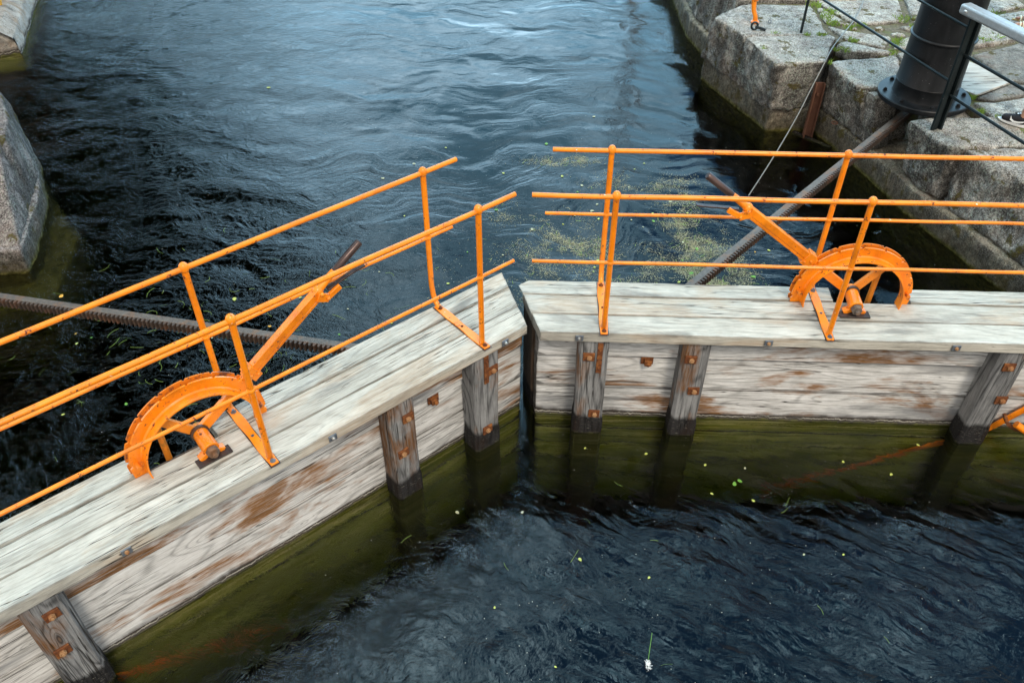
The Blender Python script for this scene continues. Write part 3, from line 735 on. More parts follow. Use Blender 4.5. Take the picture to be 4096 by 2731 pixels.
# front pier A (upper course in two stones), lower course
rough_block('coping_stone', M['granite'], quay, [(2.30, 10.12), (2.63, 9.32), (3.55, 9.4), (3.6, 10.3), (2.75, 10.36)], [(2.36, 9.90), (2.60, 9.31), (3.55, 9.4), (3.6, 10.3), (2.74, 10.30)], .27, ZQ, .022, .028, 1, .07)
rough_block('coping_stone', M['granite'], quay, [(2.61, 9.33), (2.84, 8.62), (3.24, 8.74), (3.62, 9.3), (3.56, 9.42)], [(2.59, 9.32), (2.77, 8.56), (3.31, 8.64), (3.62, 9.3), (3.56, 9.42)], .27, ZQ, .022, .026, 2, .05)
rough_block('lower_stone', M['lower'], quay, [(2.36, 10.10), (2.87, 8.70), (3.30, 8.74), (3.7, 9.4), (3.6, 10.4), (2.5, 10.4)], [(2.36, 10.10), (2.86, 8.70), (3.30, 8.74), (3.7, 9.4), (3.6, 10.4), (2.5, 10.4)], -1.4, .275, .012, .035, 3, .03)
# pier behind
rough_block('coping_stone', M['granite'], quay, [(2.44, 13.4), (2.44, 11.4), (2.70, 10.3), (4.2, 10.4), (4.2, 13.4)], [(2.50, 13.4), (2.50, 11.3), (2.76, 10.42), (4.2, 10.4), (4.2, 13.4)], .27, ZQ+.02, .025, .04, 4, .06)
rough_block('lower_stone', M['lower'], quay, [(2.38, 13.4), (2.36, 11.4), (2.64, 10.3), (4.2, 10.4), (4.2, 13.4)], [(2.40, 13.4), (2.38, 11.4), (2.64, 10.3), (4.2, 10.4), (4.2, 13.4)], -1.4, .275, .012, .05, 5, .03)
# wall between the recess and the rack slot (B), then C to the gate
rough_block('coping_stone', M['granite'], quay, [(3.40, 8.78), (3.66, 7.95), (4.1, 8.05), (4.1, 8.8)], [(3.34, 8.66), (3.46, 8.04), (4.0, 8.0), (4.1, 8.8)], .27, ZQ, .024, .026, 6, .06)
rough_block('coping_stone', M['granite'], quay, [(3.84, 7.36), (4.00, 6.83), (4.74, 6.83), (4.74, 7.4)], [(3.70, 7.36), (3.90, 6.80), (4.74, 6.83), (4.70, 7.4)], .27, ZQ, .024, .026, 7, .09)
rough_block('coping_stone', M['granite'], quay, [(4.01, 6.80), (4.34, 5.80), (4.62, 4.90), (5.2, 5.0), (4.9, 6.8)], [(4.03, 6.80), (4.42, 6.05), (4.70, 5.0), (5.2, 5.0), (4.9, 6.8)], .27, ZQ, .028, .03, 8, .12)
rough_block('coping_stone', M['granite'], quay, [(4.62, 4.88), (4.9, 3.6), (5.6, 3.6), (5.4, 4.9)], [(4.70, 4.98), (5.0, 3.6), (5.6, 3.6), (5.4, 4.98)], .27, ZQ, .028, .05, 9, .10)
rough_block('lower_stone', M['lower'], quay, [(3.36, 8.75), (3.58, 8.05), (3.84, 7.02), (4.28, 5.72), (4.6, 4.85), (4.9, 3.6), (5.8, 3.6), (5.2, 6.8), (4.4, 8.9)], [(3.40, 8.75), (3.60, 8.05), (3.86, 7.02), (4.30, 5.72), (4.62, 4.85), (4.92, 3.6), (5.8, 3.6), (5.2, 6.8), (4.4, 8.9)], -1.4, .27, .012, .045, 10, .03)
# dark slot under the column
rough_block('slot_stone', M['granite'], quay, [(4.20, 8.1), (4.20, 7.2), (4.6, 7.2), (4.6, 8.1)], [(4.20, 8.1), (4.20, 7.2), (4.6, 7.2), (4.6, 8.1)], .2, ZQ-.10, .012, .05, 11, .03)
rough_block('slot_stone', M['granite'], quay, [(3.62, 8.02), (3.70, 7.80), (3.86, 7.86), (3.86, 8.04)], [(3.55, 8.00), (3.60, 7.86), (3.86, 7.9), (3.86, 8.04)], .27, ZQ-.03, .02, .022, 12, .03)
# ground behind and paving
mb = MB(); mb.prism([(3.58, 9.3), (4.08, 8.75), (4.35, 8.2), (4.5, 7.3), (4.62, 6.9), (5.1, 5.0), (5.4, 3.6), (7, -4), (300, -4), (300, 300), (2.9, 300), (2.6, 13.2), (2.9, 10.4), (3.5, 10.3)], -1.4, ZQ-.035)
o = mb.build('quay_ground', M['moss'], smooth=False); tag(o, kind='structure')
SL = [([(3.62, 9.66), (3.70, 9.28), (4.06, 9.02), (4.24, 9.34), (3.80, 9.52)], 'slab'), ([(3.66, 10.42), (3.96, 9.70), (4.56, 9.80), (4.78, 10.8), (3.8, 10.9)], 'slab'),
 ([(3.64, 10.20), (3.62, 9.76), (3.90, 9.68), (3.70, 10.24)], 'slab'),
 ([(3.68, 9.20), (4.12, 8.92), (4.10, 8.86), (3.66, 8.92), (3.56, 9.1)], 'slab'), ([(4.14, 8.86), (4.16, 8.44), (4.42, 8.30), (4.68, 8.66), (4.36, 8.98)], 'slab'),
 ([(4.32, 9.28), (4.12, 8.98), (4.40, 9.02), (4.78, 8.80), (4.98, 8.98), (4.64, 9.40)], 'slab'), ([(4.62, 9.78), (4.66, 9.46), (5.02, 9.04), (5.6, 9.24), (5.5, 9.9)], 'slab'),
 ([(4.84, 10.7), (4.66, 9.86), (5.5, 9.98), (6.2, 10.3), (6.1, 11.2)], 'slab'), ([(4.95, 8.84), (5.06, 8.20), (5.30, 8.10), (6.0, 8.5), (5.9, 9.2), (5.65, 9.18)], 'concrete'),
 ([(4.54, 7.80), (4.70, 7.74), (5.05, 7.86), (5.22, 8.08), (5.02, 8.12)], 'concrete'), ([(4.50, 7.72), (4.56, 7.34), (4.78, 7.02), (5.10, 7.30), (5.4, 8.0), (5.24, 8.02), (5.06, 7.82), (4.70, 7.70)], 'slab'),
 ([(4.80, 6.98), (4.98, 6.2), (5.9, 6.4), (5.6, 7.6), (5.14, 7.26)], 'slab'), ([(5.00, 6.12), (5.26, 5.0), (6.4, 5.1), (5.95, 6.34)], 'slab'),
 ([(5.66, 9.98), (5.74, 9.34), (6.6, 9.5), (6.8, 10.4), (6.3, 10.24)], 'slab'), ([(5.35, 8.0), (5.62, 7.7), (6.5, 8.1), (6.2, 8.5)], 'slab'), ([(2.8, 13.1), (2.85, 10.6), (4.1, 10.6), (4.9, 11.0), (5.2, 13.2)], 'slab')]
rs = random.Random(3)
for (x, y, r) in [(3.80, 9.05, .0), (3.92, 9.60, .07), (4.36, 9.42, .10), (4.52, 9.62, .09), (4.20, 9.60, .08), (4.06, 8.86, .0), (4.60, 9.20, .0), (4.40, 8.55, .0), (4.98, 9.02, .0), (5.08, 9.4, .0), (3.60, 9.62, .0), (4.78, 9.66, .07), (5.3, 8.0, .0), (5.20, 7.2, .07), (4.66, 6.9, .07), (4.72, 6.68, .09), (4.80, 6.45, .08), (3.86, 10.0, .0), (4.62, 7.05, .0), (4.9, 6.2, .08), (5.35, 9.30, .08), (5.60, 9.32, .06)]:
    if r > 0: SL.append(([(x+r*rs.uniform(.75, 1.25)*math.cos(a), y+r*rs.uniform(.7, 1.1)*math.sin(a)*.8) for a in [k*2*PI/6+rs.uniform(-.2, .2) for k in range(6)]], 'slab'))
# finely split worn stone round the column
for i, (poly, mt) in enumerate(SL):
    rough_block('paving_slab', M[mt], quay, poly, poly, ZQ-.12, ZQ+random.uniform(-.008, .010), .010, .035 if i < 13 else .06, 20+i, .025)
# moss tufts in joints and grass
def tuft(bm, x, y, z, n=40, r=.05, h=.05):
    for _ in range(n):
        a = random.uniform(0, 2*PI); rr_ = r*math.sqrt(random.random()); px, py = x+rr_*math.cos(a), y+rr_*math.sin(a)
        b = random.uniform(0, PI); dx, dy = math.cos(b)*.0035, math.sin(b)*.0035; hh = h*random.uniform(.5, 1.2); lx, ly = random.gauss(0, .5)*hh, random.gauss(0, .5)*hh
        v = [bm.verts.new((px-dx, py-dy, z)), bm.verts.new((px+dx, py+dy, z)), bm.verts.new((px+lx*.5+dx*.6, py+ly*.5+dy*.6, z+hh*.7)), bm.verts.new((px+lx, py+ly, z+hh))]
        bm.faces.new(v)
mb = MB()
for (x, y, r, n) in [(3.62, 10.28, .10, 80), (3.66, 9.9, .07, 70), (3.85, 9.6, .06, 50), (4.55, 9.85, .10, 90), (4.60, 9.60, .07, 60), (4.30, 9.22, .06, 70), (4.22, 9.1, .07, 80), (4.45, 9.16, .06, 60), (4.55, 8.95, .05, 70), (4.10, 8.88, .05, 40), (3.62, 8.95, .04, 30),
                     (5.16, 9.25, .07, 80), (5.40, 9.30, .06, 60), (4.80, 9.0, .05, 40), (4.52, 7.80, .03, 40), (4.60, 7.36, .05, 40), (4.80, 6.98, .06, 50), (4.72, 7.08, .04, 30), (5.2, 7.35, .06, 50), (3.36, 8.62, .03, 20), (5.0, 10.2, .12, 80), (5.7, 10.0, .1, 60), (2.95, 9.4, .03, 15), (3.30, 9.35, .03, 40), (3.45, 9.36, .04, 50), (3.70, 9.72, .08, 90), (3.75, 10.05, .09, 90), (4.00, 9.66, .04, 50), (4.95, 9.35, .07, 80), (5.25, 9.2, .06, 70), (4.62, 8.78, .04, 40), (4.48, 7.5, .04, 40), (4.70, 6.7, .05, 40), (5.0, 7.1, .05, 50), (3.78, 9.22, .05, 60), (3.52, 8.96, .03, 30), (3.95, 10.9, .12, 80), (2.72, 8.98, .02, 12)]:
    tuft(mb.bm, x, y, ZQ-.02, n, r)
o = mb.build('grass', M['grass'], smooth=False); tag(o, 'short green grass and moss tufts in the joints of the quay paving', 'grass', kind='stuff')
# pale timber sheet lying by the column
mb = MB(); mb.prism([(4.42, 7.98), (4.55, 7.80), (5.06, 8.12), (4.74, 8.72), (4.40, 8.5)], ZQ+.004, ZQ+.026); o = mb.build('plank_cover', M['ramp'], bevel=.003)
tag(o, 'pale weathered wooden board lying on the paving beside the black column', 'board')

# recess fittings
mb = MB()
for p, d in (((3.30, 8.62, .30), (.10, .012, .66)), ((3.345, 8.595, .30), (.012, .06, .66)), ((3.255, 8.595, .30), (.012, .06, .66))): mb.box(p, d)
mb.tube([(3.30, 8.62, .50), (3.30, 8.585, .50)], .02, 6)
o = mb.build('steel_channel', M['channel'], bevel=.003); tag(o, 'rust brown steel channel standing in the corner of the stone recess', 'channel')
mb = MB(); mb.lathe([(.030+.008*math.cos(t), .008*math.sin(t)) for t in [i*PI/4 for i in range(8)]], (3.47, 8.36, .29), 20, axis='z'); o = mb.build('mooring_ring', M['channel']); tag(o, 'small rusty iron ring on the lower stone course beside the recess', 'ring')
mb = MB(); mb.beam((3.17, 8.70, -.01), (3.50, 8.36, -.03), .05, .06); o = mb.build('timber_sill', M['end'], bevel=.006); tag(o, 'dark wooden sill lying at the water line below the rusty channel', 'sill')

# ------------------------------------------------------------------ black column
col = empty('crane_column', (4.03, 7.80, ZQ)); tag(col, 'thick tapered black steel column bolted to the quay by a round flange', 'column')
mb = MB(); mb.lathe([(0, .0), (.425, .0), (.43, .008), (.43, .042), (.422, .05), (0, .05)], n=72); fl = mb.build('flange', M['black'], col, ang=30)
mb = MB(); prof = [(0, .05), (.300, .05), (.296, .06)]
for h in (.18, .62): prof += [(.296-.020*h-.001, h-.016), (.296-.020*h+.012, h-.010), (.296-.020*h+.016, h), (.296-.020*h+.012, h+.010), (.296-.020*h-.001, h+.016)] if h > .3 else [(.2935, h-.008), (.2985, h), (.2925, h+.008)]
prof += [(.245, 2.5), (.235, 3.0), (0, 3.0)]
mb.lathe(prof, n=72); mb.build('shaft', M['black'], col, ang=60)
for k in range(8):
    a = k*PI/4+.62; mb = MB(); hexbolt(mb, (.368*math.cos(a), .368*math.sin(a), .05), .020, .022, 'z', .026); mb.build('bolt', M['black'], col, bevel=.002)
mb = MB(); mb.box((.20, -.02, 1.36), (.10, .09, .14)); mb.tube([(.22, -.02, 1.40), (.36, -.04, 1.46), (.40, -.04, 1.60)], .022); mb.build('bracket', M['black'], col, bevel=.006)
mb = MB(); mb.beam((.30, -.55, 1.45), (.62, -.55, .9), .05, .014); 
mb.bm.clear(); mb.beam((.22, -.10, 1.55), (.50, .05, .95), .05, .012, (1, 0, 0)); mb.bm.clear()

# ------------------------------------------------------------------ quay railing
rl = empty('quay_railing', (3.915, 7.13, ZQ)); tag(rl, 'black quay railing with round bars and a square aluminium top rail', 'railing')
def rp(x, y, z): return (x-3.915, y-7.13, z-ZQ)
mb = MB(); mb.box((-.030, 0, .53), (.058, .022, 1.06), Matrix.Rotation(.35, 3, 'Z')); mb.box((.030, .02, .53), (.024, .06, 1.06), Matrix.Rotation(.35, 3, 'Z')); mb.box((.0, .02, .53), (.05, .014, 1.06), Matrix.Rotation(.35, 3, 'Z'))
mb.build('stanchion', M['blackrail'], rl, bevel=.002)
mb = MB(); mb.box((3.246-3.915, 9.418-7.13, .55), (.022, .022, 1.10), Matrix.Rotation(.5, 3, 'Z')); mb.build('stanchion', M['blackrail'], rl, bevel=.002)
mb = MB(); d = Vector((.33, -1.0, 0)).normalized()
for x, y in ((4.42, 5.55), (4.95, 3.95)): mb.box(rp(x, y, ZQ+.53), (.05, .04, 1.06))
mb.build('stanchion', M['blackrail'], rl, bevel=.002)
for z in (.455, .93):
    mb = MB(); mb.tube([rp(3.246-.5, 9.418+1.6, ZQ+z), rp(3.246, 9.418, ZQ+z), rp(3.90, 7.14, ZQ+z)], .0125); mb.build('bar', M['blackrail'], rl)
for z in (.33, .70):
    mb = MB(); mb.tube([rp(3.93, 7.14, ZQ+z), rp(4.42, 5.55, ZQ+z), rp(4.95, 3.95, ZQ+z)], .0135); mb.build('bar', M['blackrail'], rl)
mb = MB(); a = rp(3.83, 7.24, 1.925); b = rp(4.98, 4.0, 1.925); mb.beam(a, b, .105, .085)
tr = mb.build('top_rail', M['alu'], rl, bevel=.022, seg=4)
mb = MB(); hexbolt(mb, (a[0]-.02, a[1]-.10, a[2]), .012, .008); mb.ball((a[0]-.025, a[1]-.09, a[2]), .013); mb.build('bolt', M['zinc'], tr)
mb = MB(); e = (Vector(b)-Vector(a)).normalized(); mb.tube([Vector(a)-e*.001, Vector(a)+e*.03], .026, 14); mb.build('end_hole', M['black'], tr)
mb = MB(); mb.beam((5.26, 9.36, 2.0), (5.82, 9.62, 1.0), .045, .012, (0, 1, 0)); mb.beam((4.85, 9.17, 2.73), (5.26, 9.36, 2.0), .045, .012, (0, 1, 0)); mb.beam((5.80, 9.61, 1.03), (5.86, 9.64, ZQ), .045, .012, (0, 1, 0)); mb.beam((5.275, 9.38, 2.0), (5.835, 9.64, 1.0), .012, .03, (0, 1, 0)); mb.beam((4.85, 9.17, 2.73), (4.95, 9.2, ZQ), .04, .03)
o = mb.build('steel_brace', M['blackrail'], bevel=.002); tag(o, 'slanting black flat steel brace beyond the aluminium rail near the bare leg', 'brace')

# orange bollard handle, ring bolts
mb = MB(); mb.tube([(2.79, 9.72, ZQ-.02), (2.79, 9.72, ZQ+.03), (2.785, 9.72, ZQ+.07), (2.76, 9.74, ZQ+.13), (2.75, 9.75, ZQ+.20), (2.75, 9.76, ZQ+.255)], .028, 14, rr=[.03, .03, .025, .026, .028, .030]); mb.ball((2.765, 9.75, ZQ+.26), .034)
mb.lathe([(.02, 0), (.045, 0), (.048, .015), (.03, .03), (.02, .03)], (2.79, 9.715, ZQ), 20)
o = mb.build('mooring_hook', M['orange'], ang=50); tag(o, 'curved orange mooring hook standing on the near pier stone', 'mooring hook')
mb = MB(); c0 = Vector((2.735, 9.50, ZQ+.045)); mb.tube([c0+Vector((.036*math.cos(t), .012*math.sin(t), .036*math.sin(t))) for t in [i*PI/9 for i in range(19)]], .012, 8, cap=False); mb.tube([(2.745, 9.50, ZQ+.035), (2.80, 9.47, ZQ+.03), (2.85, 9.44, ZQ+.02)], .016, 8)
o = mb.build('shackle', M['blackrail']); tag(o, 'black iron shackle with pin lying in front of the orange hook', 'shackle')
mb = MB(); mb.lathe([(.016+.005*math.cos(t), .005*math.sin(t)) for t in [i*PI/4 for i in range(8)]], (2.955, 9.70, ZQ+.02), 16, axis='y'); mb.tube([(2.955, 9.70, ZQ-.01), (2.955, 9.70, ZQ+.004)], .006, 6)
o = mb.build('eye_bolt', M['galv']); tag(o, 'small grey steel eye bolt set in the pier stone right of the orange hook', 'eye bolt')
# cable
pts = [(4.9, 12.0, .90), (4.26, 10.405, .89), (3.97, 9.795, .885), (3.80, 9.50, .885), (3.638, 9.237, .885), (3.46, 8.93, .885), (3.335, 8.69, .875), (3.26, 8.57, .80), (3.15, 8.42, .66), (3.0, 8.2, .48), (2.80, 7.92, .29), (2.58, 7.62, .12), (2.42, 7.40, .02), (2.30, 7.24, -.08), (2.05, 6.9, -.3), (1.7, 6.4, -.7), (1.5, 6.1, -1.0)]
sm = []
for i in range(len(pts)-1):
    for t in (0, .25, .5, .75):
        p = [Vector(pts[max(0, min(len(pts)-1, j))]) for j in (i-1, i, i+1, i+2)]
        sm.append(.5*((2*p[1])+(-p[0]+p[2])*t+(2*p[0]-5*p[1]+4*p[2]-p[3])*t*t+(-p[0]+3*p[1]-3*p[2]+p[3])*t**3))
mb = MB(); mb.tube(sm, .0062, 8); o = mb.build('wire_cable', M['rope']); tag(o, 'thin grey wire cable hanging from the quay down into the water', 'cable')

# ------------------------------------------------------------------ left bank stones and fender
lp = empty('stone_pier', (0, 0, 0)); tag(lp, 'streaked granite pier corner at the left edge above the rack bar', 'stone pier')
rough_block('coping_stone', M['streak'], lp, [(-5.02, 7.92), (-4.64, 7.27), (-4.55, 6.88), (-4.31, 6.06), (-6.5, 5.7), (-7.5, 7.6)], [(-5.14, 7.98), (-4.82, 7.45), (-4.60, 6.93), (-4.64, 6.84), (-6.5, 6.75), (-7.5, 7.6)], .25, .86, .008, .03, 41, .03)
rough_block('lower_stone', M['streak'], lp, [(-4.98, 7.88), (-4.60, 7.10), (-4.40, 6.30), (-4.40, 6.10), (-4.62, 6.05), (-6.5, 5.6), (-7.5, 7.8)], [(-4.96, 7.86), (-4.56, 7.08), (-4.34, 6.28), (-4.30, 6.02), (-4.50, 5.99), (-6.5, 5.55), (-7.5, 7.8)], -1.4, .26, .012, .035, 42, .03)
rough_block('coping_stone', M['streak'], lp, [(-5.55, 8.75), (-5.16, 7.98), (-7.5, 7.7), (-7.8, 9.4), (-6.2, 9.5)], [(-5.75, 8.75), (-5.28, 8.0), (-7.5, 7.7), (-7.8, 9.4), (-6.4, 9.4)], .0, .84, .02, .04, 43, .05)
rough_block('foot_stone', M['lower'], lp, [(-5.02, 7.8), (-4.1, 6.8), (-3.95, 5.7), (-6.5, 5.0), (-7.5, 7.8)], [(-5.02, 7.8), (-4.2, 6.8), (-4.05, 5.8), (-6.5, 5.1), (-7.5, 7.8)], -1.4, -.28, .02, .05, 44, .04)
# ground of the left bank, kept out of the picture
mb = MB(); mb.prism([(-6.9, 9.2), (-6.6, 6.4), (-5.6, 5.0), (-4.6, 2.4), (-4.4, -4), (-300, -4), (-300, 300), (-12, 300), (-11, 14), (-8.4, 10.6)], -1.4, .8)
o = mb.build('left_bank', M['moss'], smooth=False); tag(o, kind='structure')
mb = MB(); bm = mb.bm
A = Vector((-6.50, 10.74, 0)); dirv = Vector((-.32, 1.0, 0)).normalized(); rgt = Vector((1.0, .32, 0)).normalized()
prof = [(-.62, -.5), (-.62, .12), (-.52, .26), (-.30, .34), (-.12, .33), (.02, .22), (.06, .06), (.065, -.5)]
rings = []
for k in range(61):
    t = k*.05; ring = []
    for i, (x, z) in enumerate(prof):
        ee = -.10*max(0, z) if k == 0 else 0
        back = (.14 if z > .2 else 0) if k == 0 else 0
        p = A + dirv*(t+back+.22*max(0, -x) * (1 if k == 0 else 1)*-0.15) + rgt*x + Vector((0, 0, z)); q = noise.noise_vector(p*2.5)*.018
        ring.append(bm.verts.new(p+q))
    rings.append(ring)
for a_, b_ in zip(rings, rings[1:]):
    for i in range(len(prof)): bm.faces.new((a_[i], a_[(i+1) % 8], b_[(i+1) % 8], b_[i]))
bm.faces.new(rings[0]); bm.faces.new(rings[-1][::-1])
o = mb.build('fender_beam', M['streak2'] if 'streak2' in M else M['fender'], ang=30, bevel=.012); tag(o, 'whitened rounded fender beam lying in the water at the top left corner', 'beam')
mb = MB()
for a_, b_ in (((-6.98, 11.62, .28), (-7.22, 12.1, .34)), ((-7.10, 11.58, .28), (-7.36, 12.06, .34))): mb.beam(a_, b_, .04, .14)
mb.beam((-6.96, 11.62, .22), (-7.14, 11.56, .22), .03, .16); mb.tube([(-7.03, 11.6, .1), (-7.03, 11.6, -.4)], .02)
o = mb.build('yellow_frame', M['yellow'], bevel=.004); tag(o, 'corner of a yellow painted steel frame behind the fender beam', 'frame')

# lock chamber walls, beyond the edges of the picture
for nm, pl_, lb_ in (('chamber_wall', [(4.95, 3.55), (5.4, -3.5), (6.6, -3.5), (5.9, 3.55)], 'granite lock chamber wall downstream of the right gate'),
                     ('chamber_wall', [(-3.9, 1.2), (-4.2, -3.5), (-5.4, -3.5), (-5.2, 1.9)], 'granite lock chamber wall downstream of the left gate')):
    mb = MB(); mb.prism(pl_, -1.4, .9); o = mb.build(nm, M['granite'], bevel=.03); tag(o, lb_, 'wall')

# ------------------------------------------------------------------ floating things
def leaf_mesh(name, mat):
    mb_ = MB(); pts = []
    for k in range(10):
        t = k/10*2*PI; r = 1 + .18*math.cos(t)
        pts.append((r*math.cos(t)*1.0, r*math.sin(t)*.72*(1-.25*math.cos(t)), .12*abs(math.sin(t))*0))
    c_ = mb_.bm.verts.new((0, 0, .0)); vs_ = [mb_.bm.verts.new(p) for p in pts]
    for i in range(10): mb_.bm.faces.new((c_, vs_[i], vs_[(i+1) % 10]))
    for v in vs_: v.co.z += .10*random.random()
    v0 = mb_.bm.verts.new((1.1, .03, .02)); v1 = mb_.bm.verts.new((1.1, -.03, .02)); v2 = mb_.bm.verts.new((1.9, .1, .0)); mb_.bm.faces.new((v0, v1, v2))
    bmesh.ops.recalc_face_normals(mb_.bm, faces=mb_.bm.faces)
    me = bpy.data.meshes.new(name); mb_.bm.to_mesh(me); mb_.bm.free(); me.materials.append(mat); return me
for k_, c_ in ():
    pass
LV = {k_: [leaf_mesh('leaf', M[k_]) for _ in range(3)] for k_ in ('leaf_y', 'leaf_g', 'leaf_p', 'leaf_o')}
def leaf(kind, x, y, sz, label, group):
    o = bpy.data.objects.new('floating_leaf', random.choice(LV[kind])); COL.objects.link(o); o.location = (x, y, .005)
    o.scale = (sz, sz, sz); o.rotation_euler = (0, 0, random.uniform(0, 6.3)); tag(o, label, 'leaf', group)
random.seed(11)
UP = {'leaf_y': 'yellow green leaf floating on the open water above the gates', 'leaf_g': 'fresh green leaf floating on the open water above the gates',
      'leaf_p': 'pale leaf floating on the open water above the gates', 'leaf_o': 'orange brown leaf floating on the open water above the gates'}
DN = {'leaf_y': 'yellow green leaf floating on the dark water below the gates', 'leaf_g': 'fresh green leaf floating on the dark water below the gates',
      'leaf_p': 'pale leaf floating on the dark water below the gates', 'leaf_o': 'orange brown leaf floating on the dark water below the gates'}
kinds = ['leaf_y']*4+['leaf_g']*2+['leaf_p']*3+['leaf_o']
spots = []
for _ in range(26): spots.append((random.gauss(-2.1, 1.0), random.gauss(5.2, .7)))
for _ in range(40): spots.append((random.gauss(.6, 1.0), random.gauss(6.6, .6)))
for _ in range(12): spots.append((random.gauss(0, 2.2), random.gauss(8.2, 1.0)))
def zone(x, y):
    if x < -1.2 and y < 6.3: return ' beside the left rack bar'
    if y < 6.9 and x > -.2: return ' just behind the right gate'
    if y > 8: return ' far out on the open water'
    return ' in mid water above the gates'
spots = [(x, y) for x, y in spots if y > 4.9 + max(0, -(x+.6))*-.45 and not (x > 2.2 and y > 9) and x > -4 and x < 2.9]
for x, y in spots:
    kd = random.choice(kinds); leaf(kd, x, y, random.choice((.009, .011, .013, .015, .019, .024)), UP[kd].split(' floating')[0]+' floating'+zone(x, y), 'leaves floating above the gates')
for x, y, kd, sz in [(.52, 3.98, 'leaf_y', .016), (.95, 3.93, 'leaf_y', .02), (1.35, 3.83, 'leaf_y', .018), (1.62, 3.80, 'leaf_p', .016), (1.35, 3.58, 'leaf_y', .018), (1.62, 3.52, 'leaf_y', .02), (.43, 3.06, 'leaf_y', .022), (.07, 3.42, 'leaf_p', .018),
                     (-.36, 3.42, 'leaf_p', .024), (.85, 2.93, 'leaf_y', .016), (2.32, 3.86, 'leaf_y', .02), (2.62, 3.75, 'leaf_y', .02), (-.1, 2.72, 'leaf_y', .014), (1.85, 3.1, 'leaf_p', .014), (.25, 2.35, 'leaf_y', .012), (2.1, 3.1, 'leaf_y', .014), (1.52, 3.66, 'leaf_g', .03), (1.56, 3.69, 'leaf_g', .028), (2.9, 4.02, 'leaf_y', .02)]:
    leaf(kd, x, y, sz*.62, DN[kd].split(' floating')[0]+' floating'+(' close under the right gate' if y > 3.45 and x > 1.0 else ' far right below the gates' if x > 1.5 else ' near the gap between the gates' if y > 3.3 else ' on the open dark water below the gates'), 'leaves floating below the gates')
mb = MB(); random.seed(21)
for _ in range(90):
    a = random.uniform(0, 6.3); r = random.uniform(.0, .022); L = random.uniform(.006, .014); b = random.uniform(0, 6.3)
    x, y = .775+r*math.cos(a)*.7, 2.365+r*math.sin(a)*1.4; z = .004+random.random()*.008
    mb.beam((x, y, z), (x+L*math.cos(b), y+L*math.sin(b), z+random.uniform(-.002, .006)), .0016, .0016)
sh = mb.build('seed_head', M['white'], smooth=False); tag(sh, 'small fluffy white seed head floating at the bottom edge with a green stalk', 'seed head')
mb = MB(); mb.tube([(.78, 2.39, .008), (.80, 2.47, .007), (.823, 2.56, .005)], .0016, 5); mb.build('stalk', M['leaf_g'], sh)
# weed rafts and flecks
def strand(bm, x, y, L, wd, z=.004):
    a = random.uniform(0, 2*PI); px, py = x, y
    c = random.gauss(0, 5)
    prev = None
    for k in range(4):
        dx, dy = -math.sin(a)*wd, math.cos(a)*wd
        v = (bm.verts.new((px-dx, py-dy, z)), bm.verts.new((px+dx, py+dy, z+.001)))
        if prev: bm.faces.new((prev[0], prev[1], v[1], v[0]))
        prev = v; px += math.cos(a)*L/3; py += math.sin(a)*L/3; a += c*L
def fleck(bm, x, y, r, z=.005):
    n = random.choice((3, 4, 5)); a = random.random()*6
    bm.faces.new([bm.verts.new((x+r*math.cos(a+k*2*PI/n)*random.uniform(.6, 1.2), y+r*math.sin(a+k*2*PI/n)*random.uniform(.6, 1.2), z)) for k in range(n)])
random.seed(5)
rafts = [(.46, 6.50, .34, .36, 700), (1.35, 7.60, .45, .16, 300), (1.66, 7.05, .18, .42, 480), (1.70, 6.60, .22, .30, 480), (1.86, 6.10, .28, .30, 700), (1.30, 6.25, .42, .25, 350), (.55, 8.05, .28, .10, 200), (-.05, 7.0, .18, .16, 90), (1.6, 5.75, .5, .3, 600), (.3, 5.9, .7, .4, 260), (.9, 5.6, .5, .3, 260)]
w1 = MB(); w2 = MB(); w3 = MB()
def thick(x, y):
    v = .5+.9*noise.noise(Vector((x*3.2, y*3.2, 3)))+.6*noise.noise(Vector((x*9, y*9, 7)))
    return max(0, min(1, v))**2
for (cx, cy, sx, sy, n) in rafts:
    for _ in range(int(n*3.6)):
        x, y = random.gauss(cx, sx*.62), random.gauss(cy, sy*.62)
        if random.random() > thick(x, y): continue
        strand((w1 if random.random() < .7 else w2).bm, x, y, random.uniform(.015, .07), random.uniform(.0008, .0018), random.choice((.004, -.01, -.03, -.06)))
    for _ in range(n*40):
        x, y = random.gauss(cx, sx*.62), random.gauss(cy, sy*.62)
        if random.random() > thick(x, y): continue
        fleck(w1.bm if random.random() < .93 else w3.bm, x, y, random.choice((.0011, .0014, .0018, .0024, .0042)), .004)
for _ in range(150): strand(w2.bm, random.gauss(-2.2, .9), random.gauss(5.1, .7), random.uniform(.04, .14), .0011)
for _ in range(1500):
    x, y = random.uniform(-3.5, 2.9), random.uniform(2.0, 10)
    fleck(w3.bm, x, y, random.uniform(.0012, .0040))
for _ in range(900):
    x, y = random.gauss(0, 1.6), random.gauss(6.2, .9); fleck(w3.bm, x, y, random.uniform(.0010, .0035))
for _ in range(200):
    x, y = random.gauss(.8, 1.2), random.gauss(3.5, .45); fleck(w3.bm, x, y, random.uniform(.0008, .0022))
for _ in range(12): strand(w2.bm, random.uniform(-1, 2.5), random.uniform(2.3, 4.0), random.uniform(.04, .11), .0007)
o = w1.build('floating_weed', M['weed'], smooth=False); tag(o, 'pale scum and weed drifting in patches behind the right gate', 'water weed', kind='stuff')
o = w2.build('water_grass', M['weed_g'], smooth=False); tag(o, 'thin green grass strands scattered over the water', 'water weed', kind='stuff')
o = w3.build('floating_debris', M['fleck'], smooth=False); tag(o, 'tiny pale flecks of debris scattered over the water', 'debris', kind='stuff')

